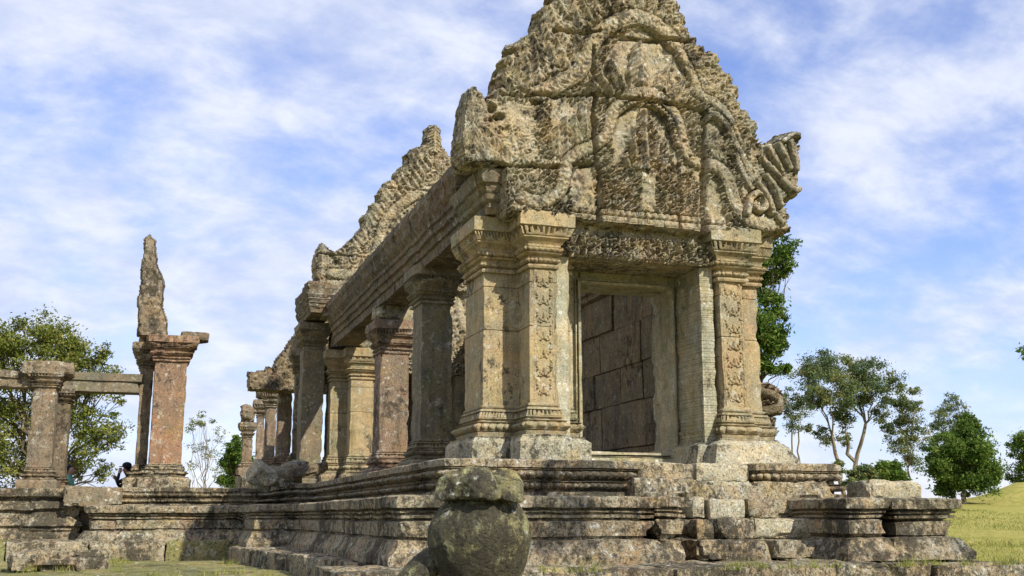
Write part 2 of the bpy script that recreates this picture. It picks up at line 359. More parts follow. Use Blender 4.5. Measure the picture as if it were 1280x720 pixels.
# ------------------------------------------------------------------ carved relief slab
class Relief:
    def __init__(s, x0, x1, z0, z1, res, seed=0):
        s.res = res; s.x = np.arange(x0, x1+res, res); s.z = np.arange(z0, z1+res, res)
        s.X, s.Z = np.meshgrid(s.x, s.z, indexing='ij'); s.H = np.zeros_like(s.X); s.mask = np.zeros(s.X.shape, bool); s.seed = seed
        s.rg = np.random.default_rng(seed+100)
    def inpoly(s, pts):
        pts = np.array(pts); m = np.zeros(s.X.shape, bool); j = len(pts)-1
        for i in range(len(pts)):
            xi, zi = pts[i]; xj, zj = pts[j]
            c = ((zi > s.Z) != (zj > s.Z)) & (s.X < (xj-xi)*(s.Z-zi)/(zj-zi+1e-12)+xi); m ^= c; j = i
        return m
    def win(s, cx, cz, r):
        i0 = max(0, int((cx-r-s.x[0])/s.res)); i1 = max(0, int((cx+r-s.x[0])/s.res)+2); j0 = max(0, int((cz-r-s.z[0])/s.res)); j1 = max(0, int((cz+r-s.z[0])/s.res)+2)
        return (slice(i0, i1), slice(j0, j1))
    def pdist(s, pts):
        """distance to polyline, arc length, side"""
        D = np.full(s.X.shape, 9.); A = np.zeros(s.X.shape); L0 = 0; Sd = np.zeros(s.X.shape)
        for (ax_, az), (bx, bz) in zip(pts[:-1], pts[1:]):
            dx, dz = bx-ax_, bz-az; L = math.hypot(dx, dz)+1e-9
            t = np.clip(((s.X-ax_)*dx+(s.Z-az)*dz)/L**2, 0, 1); qx, qz = ax_+t*dx, az+t*dz
            d = np.hypot(s.X-qx, s.Z-qz); m = d < D
            D = np.where(m, d, D); A = np.where(m, L0+t*L, A); Sd = np.where(m, (dx*(s.Z-az)-dz*(s.X-ax_))/L, Sd); L0 += L
        return D, A, Sd
    def band(s, pts, w, h, kind='scale', sil=False, groove=.02):
        pts = smooth_line(pts, 5); D, A, Sd = s.pdist(pts); q = D/w
        if groove: s.H -= groove*2.4*np.exp(-((q-1.16)/.16)**2)*(q > .95)
        prof = h*(.25+.75*np.sqrt(np.clip(1-q**4*.9, 0, 1)))
        if kind == 'scale': prof -= .20*h*(.5+.5*np.cos(2*math.pi*(A-.8*D)/.085))*(q < .70)
        if kind == 'rope': prof -= .35*h*(.5+.5*np.cos(2*math.pi*(A+Sd*1.2)/.055))
        if kind in ('scale', 'rim'):
            prof = np.where((q > .72) & (q < .84), prof-.03, prof)
        if kind == 'tooth': prof -= .4*h*(.5+.5*np.sign(np.cos(2*math.pi*A/.06)))
        s.H = np.where(q < 1, np.maximum(s.H*.3, 0)*.2+prof, s.H)
        if sil: s.mask |= q < 1
    def leaf(s, x, z, ang, L, wd, h, sil=False, curl=0., vein=.34):
        w = s.win(x, z, L*1.15+wd); X = s.X[w]-x; Z = s.Z[w]-z
        c, sn = math.cos(ang), math.sin(ang); u = (X*c+Z*sn)/L; v = (-X*sn+Z*c)/wd-curl*u*u
        um = np.clip(u, 0, 1); prof = np.sqrt(np.clip(1-((um-.42)/.58)**2, 0, 1))*(1-.22*um)*(1+.12*np.sin(um*19+x*9))
        inside = (u > 0) & (u < 1) & (np.abs(v) < prof)
        q = np.abs(v)/np.maximum(prof, .05)
        hh = h*(1-.55*q**1.5)*(.75+.35*um)
        hh -= vein*h*(.5+.5*np.cos(2*math.pi*(um*max(2.5, L/.085)+q*1.2)))*(q > .16)
        H = s.H[w]; H[:] = np.where(inside, np.maximum(H*.25, hh), np.where((u > -.1) & (u < 1.1) & (np.abs(v) < prof*1.2), H-.010, H))
        if sil: s.mask[w] |= inside&(u < (.80 if sil is True else sil))
    def scrolls(s, region, n, r0, r1, h):
        ii = np.argwhere(region)
        if len(ii) == 0: return
        for k in range(n):
            i, j = ii[s.rg.integers(len(ii))]; x, z = s.x[i], s.z[j]; r = s.rg.uniform(r0, r1)
            w = s.win(x, z, r); X = s.X[w]-x; Z = s.Z[w]-z; rho = np.hypot(X, Z); th = np.arctan2(Z, X); sg = s.rg.choice([-1, 1]); ph = s.rg.uniform(0, 6.3)
            v = .5+.5*np.cos(2*math.pi*rho/r*1.8-sg*th+ph); v = v*np.sqrt(np.clip(1-(rho/r)**2, 0, 1))
            H = s.H[w]; reg = region[w] & (rho < r); H[:] = np.where(reg, h*(v*1.25-.15)+.15*H, H)
    def noise(s, a, sc, region=None, seed=0, octv=3):
        Q = np.stack([s.X, s.Z, np.zeros_like(s.X)], -1); v = a*fbm(Q, sc, octv, seed+s.seed)
        s.H += v if region is None else v*region
    def crack(s, pts, w=.010, d=.08):
        D, A, Sd = s.pdist(jig(pts, s.rg)); s.H -= d*np.exp(-(D/w)**2)
    def build(s, name, Y, thick, mat, parent=None, backamp=.03, yfun=None, cols=None, edge=.045):
        m = s.mask
        f = m.astype(float); b = f.copy(); k = 5
        for _ in range(2):
            for a in (0, 1):
                b = sum(np.roll(b, i, a) for i in range(-2, 3))/5
        fall = np.clip((b-.5)*2, 0, 1); H = np.maximum(s.H, -.25)-edge*(1-np.sqrt(fall))
        Q = np.stack([s.X, s.Z, np.zeros_like(s.X)], -1)
        H = H+fbm(Q, 14, 3, s.seed+50)*.014-np.clip(fbm(Q, 9, 3, s.seed+55)-.28, 0, 1)*.09
        nx, nz = s.X.shape; vm = np.zeros_like(m); cell = m[:-1, :-1] & m[1:, :-1] & m[1:, 1:] & m[:-1, 1:]
        for a in (0, 1):
            for c in (0, 1): vm[a:nx-1+a, c:nz-1+c] |= cell
        idn = -np.ones((nx, nz), int); idn[vm] = np.arange(vm.sum()); nv = vm.sum()
        YY = Y-H if yfun is None else Y+yfun(s.X, s.Z)-H
        XX = s.X+fbm(Q, 9, 2, s.seed+60)*.006; ZZ = s.Z+fbm(Q, 9, 2, s.seed+61)*.006
        front = np.stack([XX[vm], YY[vm], ZZ[vm]], -1)
        back = front.copy(); back[:, 1] = Y+thick*(.55+.45*np.sqrt(fall[vm]))+fbm(front, 5, 3, s.seed+70)*backamp
        ci = np.argwhere(cell); i, j = ci[:, 0], ci[:, 1]
        f1 = np.stack([idn[i, j], idn[i+1, j], idn[i+1, j+1], idn[i, j+1]], -1); f2 = f1[:, ::-1]+nv
        cp = np.pad(cell, 1); va, vb = [], []
        for (di, dj, a, c) in ((-1, 0, (0, 1), (0, 0)), (1, 0, (1, 0), (1, 1)), (0, -1, (0, 0), (1, 0)), (0, 1, (1, 1), (0, 1))):
            e = ci[~cp[ci[:, 0]+1+di, ci[:, 1]+1+dj]]
            va.append(idn[e[:, 0]+a[0], e[:, 1]+a[1]]); vb.append(idn[e[:, 0]+c[0], e[:, 1]+c[1]])
        va = np.concatenate(va); vb = np.concatenate(vb); bi_ = np.unique(np.concatenate([va, vb])); pos = -np.ones(nv, int); pos[bi_] = np.arange(len(bi_))
        bb_ = b.copy()
        for _ in range(3):
            for a in (0, 1): bb_ = sum(np.roll(bb_, q, a) for q in range(-3, 4))/7
        gx, gz = np.gradient(bb_); gl = np.hypot(gx, gz)+1e-6; ox, oz = (-gx/gl)[vm][bi_], (-gz/gl)[vm][bi_]
        nr = max(1, int(thick/.045)); rings = [np.arange(nv)[bi_]]; extra = []
        for q in range(1, nr):
            t = q/nr; w = front[bi_]*(1-t)+back[bi_]*t; k_ = fbm(w, 5, 4, s.seed+77, .65)*.10*min(1, thick/.7)*min(1, 4*t*(1-t)+.2)+.03*math.sin(math.pi*t)
            w[:, 0] += ox*k_; w[:, 2] += oz*k_; extra.append(w); rings.append(2*nv+(q-1)*len(bi_)+np.arange(len(bi_)))
        rings.append(bi_+nv); sides = []
        for q in range(nr):
            r0_, r1_ = rings[q], rings[q+1]; sides.append(np.stack([r0_[pos[va]], r1_[pos[va]], r1_[pos[vb]], r0_[pos[vb]]], -1)[:, ::-1])
        Fc = np.concatenate([f1, f2]+sides); ne = (nr-1)*len(bi_)
        blk = np.zeros(2*nv+ne)
        if cols is not None: bb = cols(front[:, 0], front[:, 2]); blk[:nv] = bb; blk[nv:2*nv] = bb
        return mesh(name, np.concatenate([front, back]+extra), Fc, mat, parent, False, blk)
def smooth_line(p, it=2):
    p = [tuple(q) for q in p]
    for _ in range(2):
        o = [p[0]]
        for a, b in zip(p[:-1], p[1:]): o += [(a[0]*.75+b[0]*.25, a[1]*.75+b[1]*.25), (a[0]*.25+b[0]*.75, a[1]*.25+b[1]*.75)]
        p = o+[p[-1]]
    return p
def jig(p, rg):
    o = [p[0]]
    for a, b in zip(p[:-1], p[1:]):
        L = math.hypot(b[0]-a[0], b[1]-a[1]); k = max(1, int(L/.12))
        for i in range(1, k+1): o.append((a[0]+(b[0]-a[0])*i/k+rg.normal()*.007, a[1]+(b[1]-a[1])*i/k+rg.normal()*.007))
    return o
def XZ(pts, Y): return [tuple(P(a, b, Y)[[0, 2]]) for a, b in pts]
def blockcols(seed, hx=1.0, hz=.6):
    r = np.random.default_rng(seed); T = r.uniform(-1, 1, (64, 64))
    def f(x, z):
        j = np.floor(z/hz).astype(int); i = np.floor(x/hx+.37*(j % 3)).astype(int); return T[i % 64, j % 64]
    return f
def leaf_row(rl, pts, step, L, wd, h, lean=.0, sil=True, jitter=.12, side=1):
    """flame leaves standing on the outer side of a polyline"""
    pts = smooth_line(pts); acc = 0; nxt = 0; out = []
    for (a, b) in zip(pts[:-1], pts[1:]):
        l = math.hypot(b[0]-a[0], b[1]-a[1])
        while nxt <= acc+l:
            t = (nxt-acc)/(l+1e-9); ang = math.atan2(b[1]-a[1], b[0]-a[0])+side*math.pi/2
            out.append((a[0]+(b[0]-a[0])*t, a[1]+(b[1]-a[1])*t, ang)); nxt += step
        acc += l
    for (x, z, ang) in out:
        up = math.atan2(math.sin(ang)+lean, math.cos(ang)); k = 1+rl.rg.uniform(-jitter, jitter)*1.8
        rl.leaf(x, z, up+rl.rg.uniform(-.16, .16), L*k, wd*k, h, sil, rl.rg.uniform(-.15, .15))

#__PART2__
# ================================================================== GROUND
def ground_h(x, y):
    right = sstep(x, 4.2, 8.0)
    zr = .16+1.42*sstep(y, -5, 34)-6*sstep(y, 52, 120)
    zl = .34*sstep(y, 13.9, 14.3)-4*sstep(y, 28, 70)
    z = zl+(zr-zl)*right
    z = z-3.0*sstep(np.abs(x-5), 70, 200)
    for (mx, my, mh, mr) in MOUNDS: z = z+mh*np.exp(-(((x-mx)/mr)**2+((y-my)/mr)**2))
    return z
_m = PD(1262, 618, 46); MOUNDS = [(_m[0]+1.2, _m[1], .95, 1.9)]
u = np.linspace(-1, 1, 261); g1 = np.sinh(u*4.2)/np.sinh(4.2)*900
GX, GY = np.meshgrid(g1+6, g1+10, indexing='ij')
GZ = ground_h(GX, GY)+fbm(np.stack([GX, GY, GX*0], -1), .35, 3, 5)*.08*(sstep(GX, 4.5, 8))
idx = np.arange(GX.size).reshape(GX.shape)
Fg = np.stack([idx[:-1, :-1], idx[1:, :-1], idx[1:, 1:], idx[:-1, 1:]], -1).reshape(-1, 4)
def grass_mat(name, a, b, c):
    m = bpy.data.materials.new(name); m.use_nodes = True; t = m.node_tree; bs = t.nodes['Principled BSDF']; bs.inputs['Roughness'].default_value = .95; bs.inputs['Specular IOR Level'].default_value = .05
    g = N(t, 'ShaderNodeNewGeometry')
    def nz(s, d=5):
        n = N(t, 'ShaderNodeTexNoise'); n.inputs['Scale'].default_value = s; n.inputs['Detail'].default_value = d; n.inputs['Roughness'].default_value = .7; t.links.new(g.outputs['Position'], n.inputs[0]); return n.outputs[0]
    r = N(t, 'ShaderNodeValToRGB'); r.color_ramp.elements[0].color = (*a, 1); r.color_ramp.elements[0].position = .35; r.color_ramp.elements[1].color = (*b, 1); r.color_ramp.elements[1].position = .65
    t.links.new(nz(.9), r.inputs[0]); mx = N(t, 'ShaderNodeMixRGB'); mx.inputs[2].default_value = (*c, 1); t.links.new(r.outputs[0], mx.inputs[1])
    mr = N(t, 'ShaderNodeMapRange'); mr.inputs[1].default_value = .45; mr.inputs[2].default_value = .7; t.links.new(nz(6), mr.inputs[0]); t.links.new(mr.outputs[0], mx.inputs[0])
    t.links.new(mx.outputs[0], bs.inputs['Base Color'])
    b_ = N(t, 'ShaderNodeBump'); b_.inputs['Strength'].default_value = .6; b_.inputs['Distance'].default_value = .05; t.links.new(nz(30), b_.inputs['Height']); t.links.new(b_.outputs[0], bs.inputs['Normal'])
    return m
M['grass'] = grass_mat('dry_grass', (.27, .26, .06), (.40, .34, .11), (.18, .20, .05))
tag(mesh('ground', np.stack([GX, GY, GZ], -1).reshape(-1, 3), Fg, M['grass']), kind='structure')

# grass blades on the slope at the right
nb = 90000
bx = rng.uniform(4.4, 22, nb); by = -6+rng.uniform(0, 1, nb)**1.5*42
keep = (bx > 4.75+np.maximum(0, -(by+2.6))*.0)&~((bx < 4.9)&(by > -3.6)); bx, by = bx[keep], by[keep]; nb = len(bx)
bz = ground_h(bx, by); hh = rng.uniform(.02, .05, nb)*(1+.008*by.clip(0)); an = rng.uniform(0, 6.28, nb); wd = rng.uniform(.004, .009, nb)*(1+.07*(by+6)); le = rng.normal(0, .03, (nb, 2)); gp = fbm(np.stack([bx, by, bx*0], -1), .55, 3, 31); hh = hh*(1+1.5*np.clip(gp, 0, 1))
V = np.zeros((nb, 3, 3)); V[:, 0] = np.stack([bx-np.cos(an)*wd, by-np.sin(an)*wd, bz-.01], -1); V[:, 1] = np.stack([bx+np.cos(an)*wd, by+np.sin(an)*wd, bz-.01], -1); V[:, 2] = np.stack([bx+le[:, 0], by+le[:, 1], bz+hh], -1)
def leaf_mat(name, a, b, c=None, tr=.35):
    m = bpy.data.materials.new(name); m.use_nodes = True; t = m.node_tree; t.nodes.clear()
    o = N(t, 'ShaderNodeOutputMaterial'); d = N(t, 'ShaderNodeBsdfDiffuse'); tl = N(t, 'ShaderNodeBsdfTranslucent'); mx = N(t, 'ShaderNodeMixShader'); mx.inputs[0].default_value = tr
    at = N(t, 'ShaderNodeAttribute', attribute_name='blk'); r = N(t, 'ShaderNodeValToRGB'); e = r.color_ramp.elements
    e[0].color = (*a, 1); e[1].color = (*b, 1)
    if c: q = e.new(.75); q.color = (*b, 1); e[2].position = 1; e[2].color = (*c, 1)
    mp = N(t, 'ShaderNodeMapRange'); mp.inputs[1].default_value = -1; t.links.new(at.outputs['Fac'], mp.inputs[0]); t.links.new(mp.outputs[0], r.inputs[0])
    t.links.new(r.outputs[0], d.inputs[0]); t.links.new(r.outputs[0], tl.inputs[0]); t.links.new(d.outputs[0], mx.inputs[1]); t.links.new(tl.outputs[0], mx.inputs[2]); t.links.new(mx.outputs[0], o.inputs[0]); return m
M['blade'] = leaf_mat('grass_blade', (.18, .23, .05), (.38, .35, .11), (.55, .47, .24))
tag(mesh('grass', V.reshape(-1, 3), np.arange(nb*3).reshape(-1, 3), M['blade'], None, False, np.repeat(np.clip(rng.normal(.1, .5, nb)-gp*1.0, -1, 1), 3)), kind='stuff')

# paved court at the left: irregular slabs set edge to edge
pav = []
pv, pf, pb, offn = [], [], [], 0
yy = -9.5
while yy < 7.2:
    dy = rng.uniform(.7, 1.1); xx = -14.
    while xx < -1.2:
        dx = rng.uniform(.8, 1.7)
        if not (xx > -3.4 and yy > -4.2):
            Vb, Fb = grid_box([max(2, int(dx/.12)), max(2, int(dy/.12)), 2]); szb = np.array([dx/2-.012, dy/2-.012, .08])
            q = Vb*szb; ed = np.clip((np.abs(Vb[:, :2])-.9)/.1, 0, 1).max(1); q[:, 2] -= ed*.015
            q = q+np.array([xx+dx/2, yy+dy/2, -.005+rng.uniform(-.012, .012)]); q[:, 2] += (Vb[:, 0]*rng.normal(0, .008)+Vb[:, 1]*rng.normal(0, .008))+fbm(q, 3, 3, 8)*.02
            pv.append(q); pf.append(Fb+offn); pb.append(np.full(len(q), rng.uniform(-1, 1))); offn += len(q)
        xx += dx
    yy += dy
tag(mesh('paving', np.concatenate(pv), np.concatenate(pf), M['pave'], None, True, np.concatenate(pb)), kind='structure')

# ================================================================== FRONT PORCH
root = thing('temple_porch', 'large ruined sandstone temple porch with carved triangular gable, doorway and stepped plinth', 'temple', (1.8, 0, 0))
LOW = [(.12, .33), (.12, .41), (.06, .49), (.03, .555), (.03, .57), (-.05, .582), (-.05, .605), (-.015, .613), (-.01, .75), (-.03, .762), (-.08, .77), (-.08, .788), (-.025, .795), (-.02, .822), (-.065, .828), (-.065, .842), (-.015, .85), (-.01, .87), (-.05, .878), (-.05, .89), (.035, .90), (.04, .92), (.04, 1.0), (0, 1.02)]
UPP = [(.03, 1.02), (.035, 1.09), (-.04, 1.10), (-.04, 1.125), (.03, 1.13, ('bead', .075, .07)), (.03, 1.215), (-.04, 1.225), (-.04, 1.25), (.035, 1.26, ('bead', .115, .085)), (.03, 1.36), (-.01, 1.368), (.03, 1.38), (.035, 1.455), (.0, 1.47)]
lowpoly = [(-2.15, -3.0), (.63, -3.0), (.63, -1.2), (2.95, -1.2), (2.95, -1.5), (4.3, -1.5), (4.3, 14), (-1.9, 14), (-1.9, 7.0), (-2.75, 7.0), (-2.75, 5.3), (-2.1, 5.3)]
sweep('plinth', lowpoly, LOW, M['base'], root, res=.045, rz=.03, amp=.014, seed=11, joints=(.594, .779), jl=1.2, boff=.009, jd=.014)
uppoly = [(-1.3, -1.5), (1.08, -1.5), (1.08, -.6), (2.73, -.6), (2.73, -1.5), (3.95, -1.5), (3.95, 14), (-1.95, 14), (-1.62, 8.6), (-1.3, 8.6)]
sweep('plinth_tier', uppoly, UPP, M['base'], root, res=.03, rz=.015, amp=.011, seed=12, joints=(1.24,), jl=1.0, boff=.007, jd=.014, fine=.0135)
# cheeks of the stair at the right and the broken bit beside the left cheek
sweep('stair_cheek', [(2.94, -3.08), (3.43, -3.10), (3.40, -1.4), (2.92, -1.4)], LOW, M['base'], root, res=.03, rz=.025, amp=.016, seed=13, joints=(.585, .785), jl=0, boff=.02)
sweep('stair_cheek', [(3.60, -3.0), (4.40, -3.06), (4.44, -1.4), (3.62, -1.4)], LOW, M['base'], root, res=.03, rz=.025, amp=.016, seed=14, joints=(.585, .785), jl=0, boff=.02)
sweep('stair_cheek', [(.72, -2.80), (1.07, -2.74), (1.05, -1.7), (.70, -1.7)], LOW[:-1], M['base'], root, res=.03, rz=.025, amp=.02, seed=15, joints=(.585, .785), jl=0, boff=.05)
# stair: every row a handful of worn blocks
rows = [(-1.40, 1.24, 1.47, [(795, 866), (871, 939)]), (-1.64, 1.01, 1.245, [(790, 884), (888, 946), (948, 1040)]),
        (-1.98, .785, 1.02, [(866, 881), (884, 929), (932, 1075)]), (-2.32, .555, .79, [(866, 889), (893, 941), (944, 1075)]),
        (-2.66, .325, .56, [(868, 906), (909, 963), (965, 1050)])]
for (Y, za, zb, bl) in rows:
    for (a, b) in bl:
        xa, xb = P(a, 600, Y)[0], P(b, 600, Y)[0]; j = rng.uniform(-.05, .06)
        block('step_block', ((xa+xb)/2, Y+.45+j, (za+zb)/2+rng.uniform(-.01, .01)), (xb-xa-.015, .9, zb-za-.012), M['base' if rng.random() < .6 else 'basefoot'], root, (0, rng.normal(0, .012), rng.normal(0, .02)), res=.035, r=.03, amp=.022)
block('step_block', (1.9, -1.2, .7), (1.75, .9, 1.0), M['base'], root, res=.08)
block('step_block', (P(880, 600, -1.3)[0], -.75, 1.3), (1.6, .9, .33), M['basefoot'], root, res=.05)
# lowest slab course
x = -2.9
while x < 4.9:
    w = rng.uniform(.9, 1.7); w = min(w, 4.95-x)
    block('base_slab', (x+w/2, -2.95+rng.uniform(-.04, .04)-(.25 if x < 1 else 0), .165+(0 if x < 3.4 else -.02)), (w-.02, 1.5, .32), M['base'], root, (0, rng.normal(0, .01), rng.normal(0, .012)), res=.05, r=.035, amp=.025)
    x += w
    if 4.95-x < .4: break
y = -3.0
while y < 5.6:
    w = rng.uniform(.9, 1.5); xx = -1.68-(y+3.6)*.093
    block('base_slab', (xx, y+w/2, .165), (1.1, w-.02, .32), M['base'], root, (rng.normal(0, .01), 0, .08), res=.05, r=.035, amp=.025); y += w

SH0, SH1 = 2.30, 4.13
CAPP = [(0, 4.12), (.035, 4.125), (.045, 4.15), (.035, 4.175), (.0, 4.18), (.0, 4.20), (.05, 4.205, ('bead', .05, .045)), (.05, 4.265), (.02, 4.27), (.025, 4.295), (.07, 4.31), (.09, 4.335), (.06, 4.345), (.10, 4.35, ('bead', .055, .045)), (.10, 4.41), (.05, 4.42), (.05, 4.45), (.08, 4.49), (.13, 4.53), (.13, 4.55), (.12, 4.56, ('leaf', .045, .055)), (.17, 4.67), (.20, 4.68), (.20, 4.87), (.17, 4.89)]
BASP = [(.20, 1.47), (.21, 1.78), (.16, 1.84), (.17, 1.86), (.09, 1.872), (.10, 1.92), (.08, 1.93), (.13, 1.945, ('bead', .105, .08)), (.12, 2.06), (.05, 2.075), (.05, 2.10), (.08, 2.105), (.08, 2.12), (.05, 2.125, ('leaf', .045, .05)), (.035, 2.20), (.06, 2.205), (.055, 2.23), (.01, 2.24), (.03, 2.26), (.03, 2.28), (.0, 2.30)]
def pier(poly, parent, seed, mats=('front', 'front', 'front'), dz=0., carve=None, fine=.014, capseed=0, feet='basefoot', flare=0.):
    sh = sweep('pillar', poly, [(0, SH0-.02+dz), (0, SH1+dz)], M[mats[0]], parent, res=.04, rz=.04, amp=.006, seed=seed, joints=(3.32+dz, 3.93+dz), jl=None, boff=.004, hj=.014)
    sweep('capital', poly, [(a[0], a[1]+dz, *a[2:]) for a in CAPP], M[mats[1]], sh, res=.03, rz=.015, amp=.006, seed=seed+1, jl=None, fine=fine)
    sweep('base', poly, [(a[0], a[1]+dz, *a[2:]) for a in BASP[4:]], M[mats[2]], sh, res=.03, rz=.018, amp=.008, seed=seed+2, jl=None, fine=fine)
    sweep('foot', poly, [(a[0]+(flare if a[1] < 1.5 else flare*.35 if a[1] < 1.8 else 0), a[1]+dz, *a[2:]) for a in BASP[:5]], M[feet], sh, res=.03, rz=.025, amp=.016, seed=seed+3, jl=None)
    return sh
pierL = pier([(-.25, .5), (.25, .5), (.25, 0), (.65, 0), (.65, .3), (.95, .3), (.95, 1.4), (-.25, 1.4)], root, 21)
pierR = pier([(3.0, .3), (3.13, .3), (3.13, 0), (3.52, 0), (3.52, .2), (3.86, .2), (3.86, 1.4), (3.0, 1.4)], root, 31, flare=.16)
# carved lozenge panels on the two pilasters
def pilaster_panel(x0, x1, parent, seed):
    rl = Relief(x0, x1, 2.34, 4.10, .0075, seed); rl.mask[:] = True
    xc = (x0+x1)/2; z = 2.40; w = (x1-x0)/2-.03
    def cut(pts, d=.035, wd=.009):
        D, A, Sd = rl.pdist(pts); rl.H -= d*np.exp(-(D/wd)**2)
    while z < 3.98:
        q = rl.rg.uniform(.75, 1.15); k = w*.86
        tri = rl.inpoly([(xc-k, z), (xc, z+.215), (xc+k, z)]); rl.H = np.where(tri, .018, rl.H)
        rl.leaf(xc, z+.015, math.pi/2, .15, .038, .05*q, vein=.2)
        for s in (-1, 1):
            rl.leaf(xc+s*.018, z+.01, math.pi/2-s*.72, .13, .028, .045*q, vein=.2); rl.leaf(xc+s*.03, z, math.pi/2-s*1.2, .09, .022, .04*q, vein=.2)
            cut([(xc+s*k, z-.005), (xc+s*.004, z+.225)], .06*q, .013); cut([(xc+s*k*.55, z+.015), (xc, z+.16)], .045*q, .010)
        cut([(xc-k*.8, z-.012), (xc+k*.8, z-.012)], .03*q, .007)
        for s in (-1, 1): rl.leaf(xc+s*k*.8, z+.12, math.pi/2-s*.35, .11, .026, .04*q, vein=.2); rl.leaf(xc+s*k*.8, z+.235, -math.pi/2+s*.5, .09, .022, .035*q, vein=.2)
        z += .245
    for s in (-1, 1): rl.band([(xc+s*(w+.0), 2.30), (xc+s*(w+.0), 4.15)], .012, .012, 'plain', groove=0)
    rl.build('carved_panel', 0.004, .02, M['front'], parent, edge=.012)
pilaster_panel(.29, .61, pierL, 41); pilaster_panel(3.15, 3.50, pierR, 42)

# jambs, door frame, sill and threshold
def ribbed(name, poly, z0, z1, mat, parent, seed, amp=.004):
    prof = []; z = z0; rj = np.random.default_rng(seed)
    while z < z1: h = rj.uniform(.025, .06); o = rj.uniform(-.004, .002); prof += [(o, z), (o, min(z+h-.008, z1-.001)), (o-.006, min(z+h-.003, z1))]; z += h
    prof = [p for i, p in enumerate(prof) if i == 0 or p[1] > prof[i-1][1]]
    return sweep(name, poly, prof, mat, parent, res=.03, rz=.02, amp=amp, seed=seed, jl=None, orn=0)
dj = sweep('door_jamb', rect(.66, .86, .10, .90), [(0.03, 1.47), (.02, 1.8), (0, 1.82), (0, 4.335)], M['jamb'], root, res=.03, rz=.03, amp=.006, seed=51, jl=None)
dj = ribbed('door_jamb', rect(2.87, 3.07, .10, .92), 1.47, 4.335, M['jamb'], root, 52, .005)
fr = thing('door_frame', None, None, (2, .9, 0)); del_keys = None
fr.parent = root; fr.matrix_parent_inverse = Matrix.Translation(-Vector(root.location))
def frame_piece(poly, z0, z1, seed, mat='jamb'): return sweep('frame_member', poly, [(0, z0), (0, z1)], M[mat], fr, res=.04, rz=.04, amp=.007, seed=seed, jl=None)
frame_piece(rect(.87, 1.34, .93, 1.60), 1.62, 4.44, 53)
frame_piece(rect(2.79, 3.14, .93, 1.60), 1.62, 4.44, 54)
frame_piece(rect(1.345, 2.785, .93, 1.55), 4.16, 4.44, 55)
frame_piece(rect(.88, 2.86, .82, 1.60), 1.50, 1.635, 56)
for i, (a, b, o) in enumerate(((.0, .045, .10), (.055, .075, .06))):      # raised fillets round the opening
    xo0, xo1, zo0, zo1 = 1.36, 2.77, 1.72, 4.15
    for (xa, xb, za, zb) in ((xo0-b-.03, xo0-a-.03, zo0-b, zo1+b), (xo1+a, xo1+b, zo0-b, zo1+b), (xo0-a-.03, xo1+a, zo1+a, zo1+b), (xo0-a-.03, xo1+a, zo0-b, zo0-a)):
        block('fillet', ((xa+xb)/2, .93, (za+zb)/2), (xb-xa, 2*o, zb-za), M['jamb'], fr, res=.06, r=.008, amp=.004)
block('threshold', (1.86, .40, 1.475), (1.98, .85, .05), M['basefoot'], root, res=.05, amp=.008)

# lintel with its carved band
rl = Relief(.64, 3.11, 4.335, 4.80, .009, 61); rl.mask[:] = True
reg = (rl.Z < 4.66)&(rl.Z > 4.345); rl.noise(.01, 8)
rl.scrolls(reg, 420, .06, .11, .12); rl.leaf(1.9, 4.36, math.pi/2, .26, .12, .10)
for i in range(15):
    xx = .74+i*.165; rl.leaf(xx, 4.52, math.pi/2+rng.normal(0, .3), .13, .045, .08); rl.leaf(xx+.06, 4.48, -math.pi/2+rng.normal(0, .5), .11, .04, .075)
rl.crack([(.64, 4.665), (3.11, 4.675)], .012, .03)
rl.H = np.where(rl.Z > 4.68, rl.H*.5-.02, rl.H)
rl.build('lintel', .04, .88, M['ped'], root, edge=.02)
sweep('wall_core', rect(.05, 3.8, .45, 1.35), [(0, 4.90), (0, 5.5)], M['beam'], root, res=.12, rz=.1, seed=63, jl=None)
sweep('wall_core', rect(.96, 2.99, .93, 1.62), [(0, 4.44), (0, 4.9)], M['inner'], root, res=.1, rz=.1, seed=64, jl=None)

# ---- pediment
YP = -.15
T = lambda pts: XZ(pts, YP)
pd = Relief(-.95, 4.75, 4.75, 9.0, .0125, 71)
outl = [(636, 264), (632, 206), (612, 203), (583, 200), (578, 176), (582, 140), (586, 113), (593, 108), (601, 112), (606, 126), (617, 133), (627, 124), (628, 117), (640, 92), (652, 74), (668, 62), (672, 48), (693, 36), (703, 16), (716, 0), (735, -22), (755, -40), (778, -52), (800, -40), (822, -18), (840, 4),
        (850, 24), (866, 45), (884, 70), (900, 98), (918, 118), (932, 146), (944, 170), (953, 180), (972, 176), (983, 168), (996, 166), (1000, 178), (998, 205), (996, 228), (999, 240), (984, 246), (977, 252), (984, 266), (985, 289), (960, 291), (905, 291), (880, 291), (846, 287), (748, 277), (705, 271)]
pd.mask = pd.inpoly(T(outl))
pd.mask[:] = pd.mask
base_m = pd.mask.copy()
# background: foliage scrolls everywhere, then the big forms on top
pd.noise(.02, 3.5, None, 1)
pd.scrolls(base_m, 2600, .06, .12, .10)
pd.noise(.015, 13, None, 2, 2)
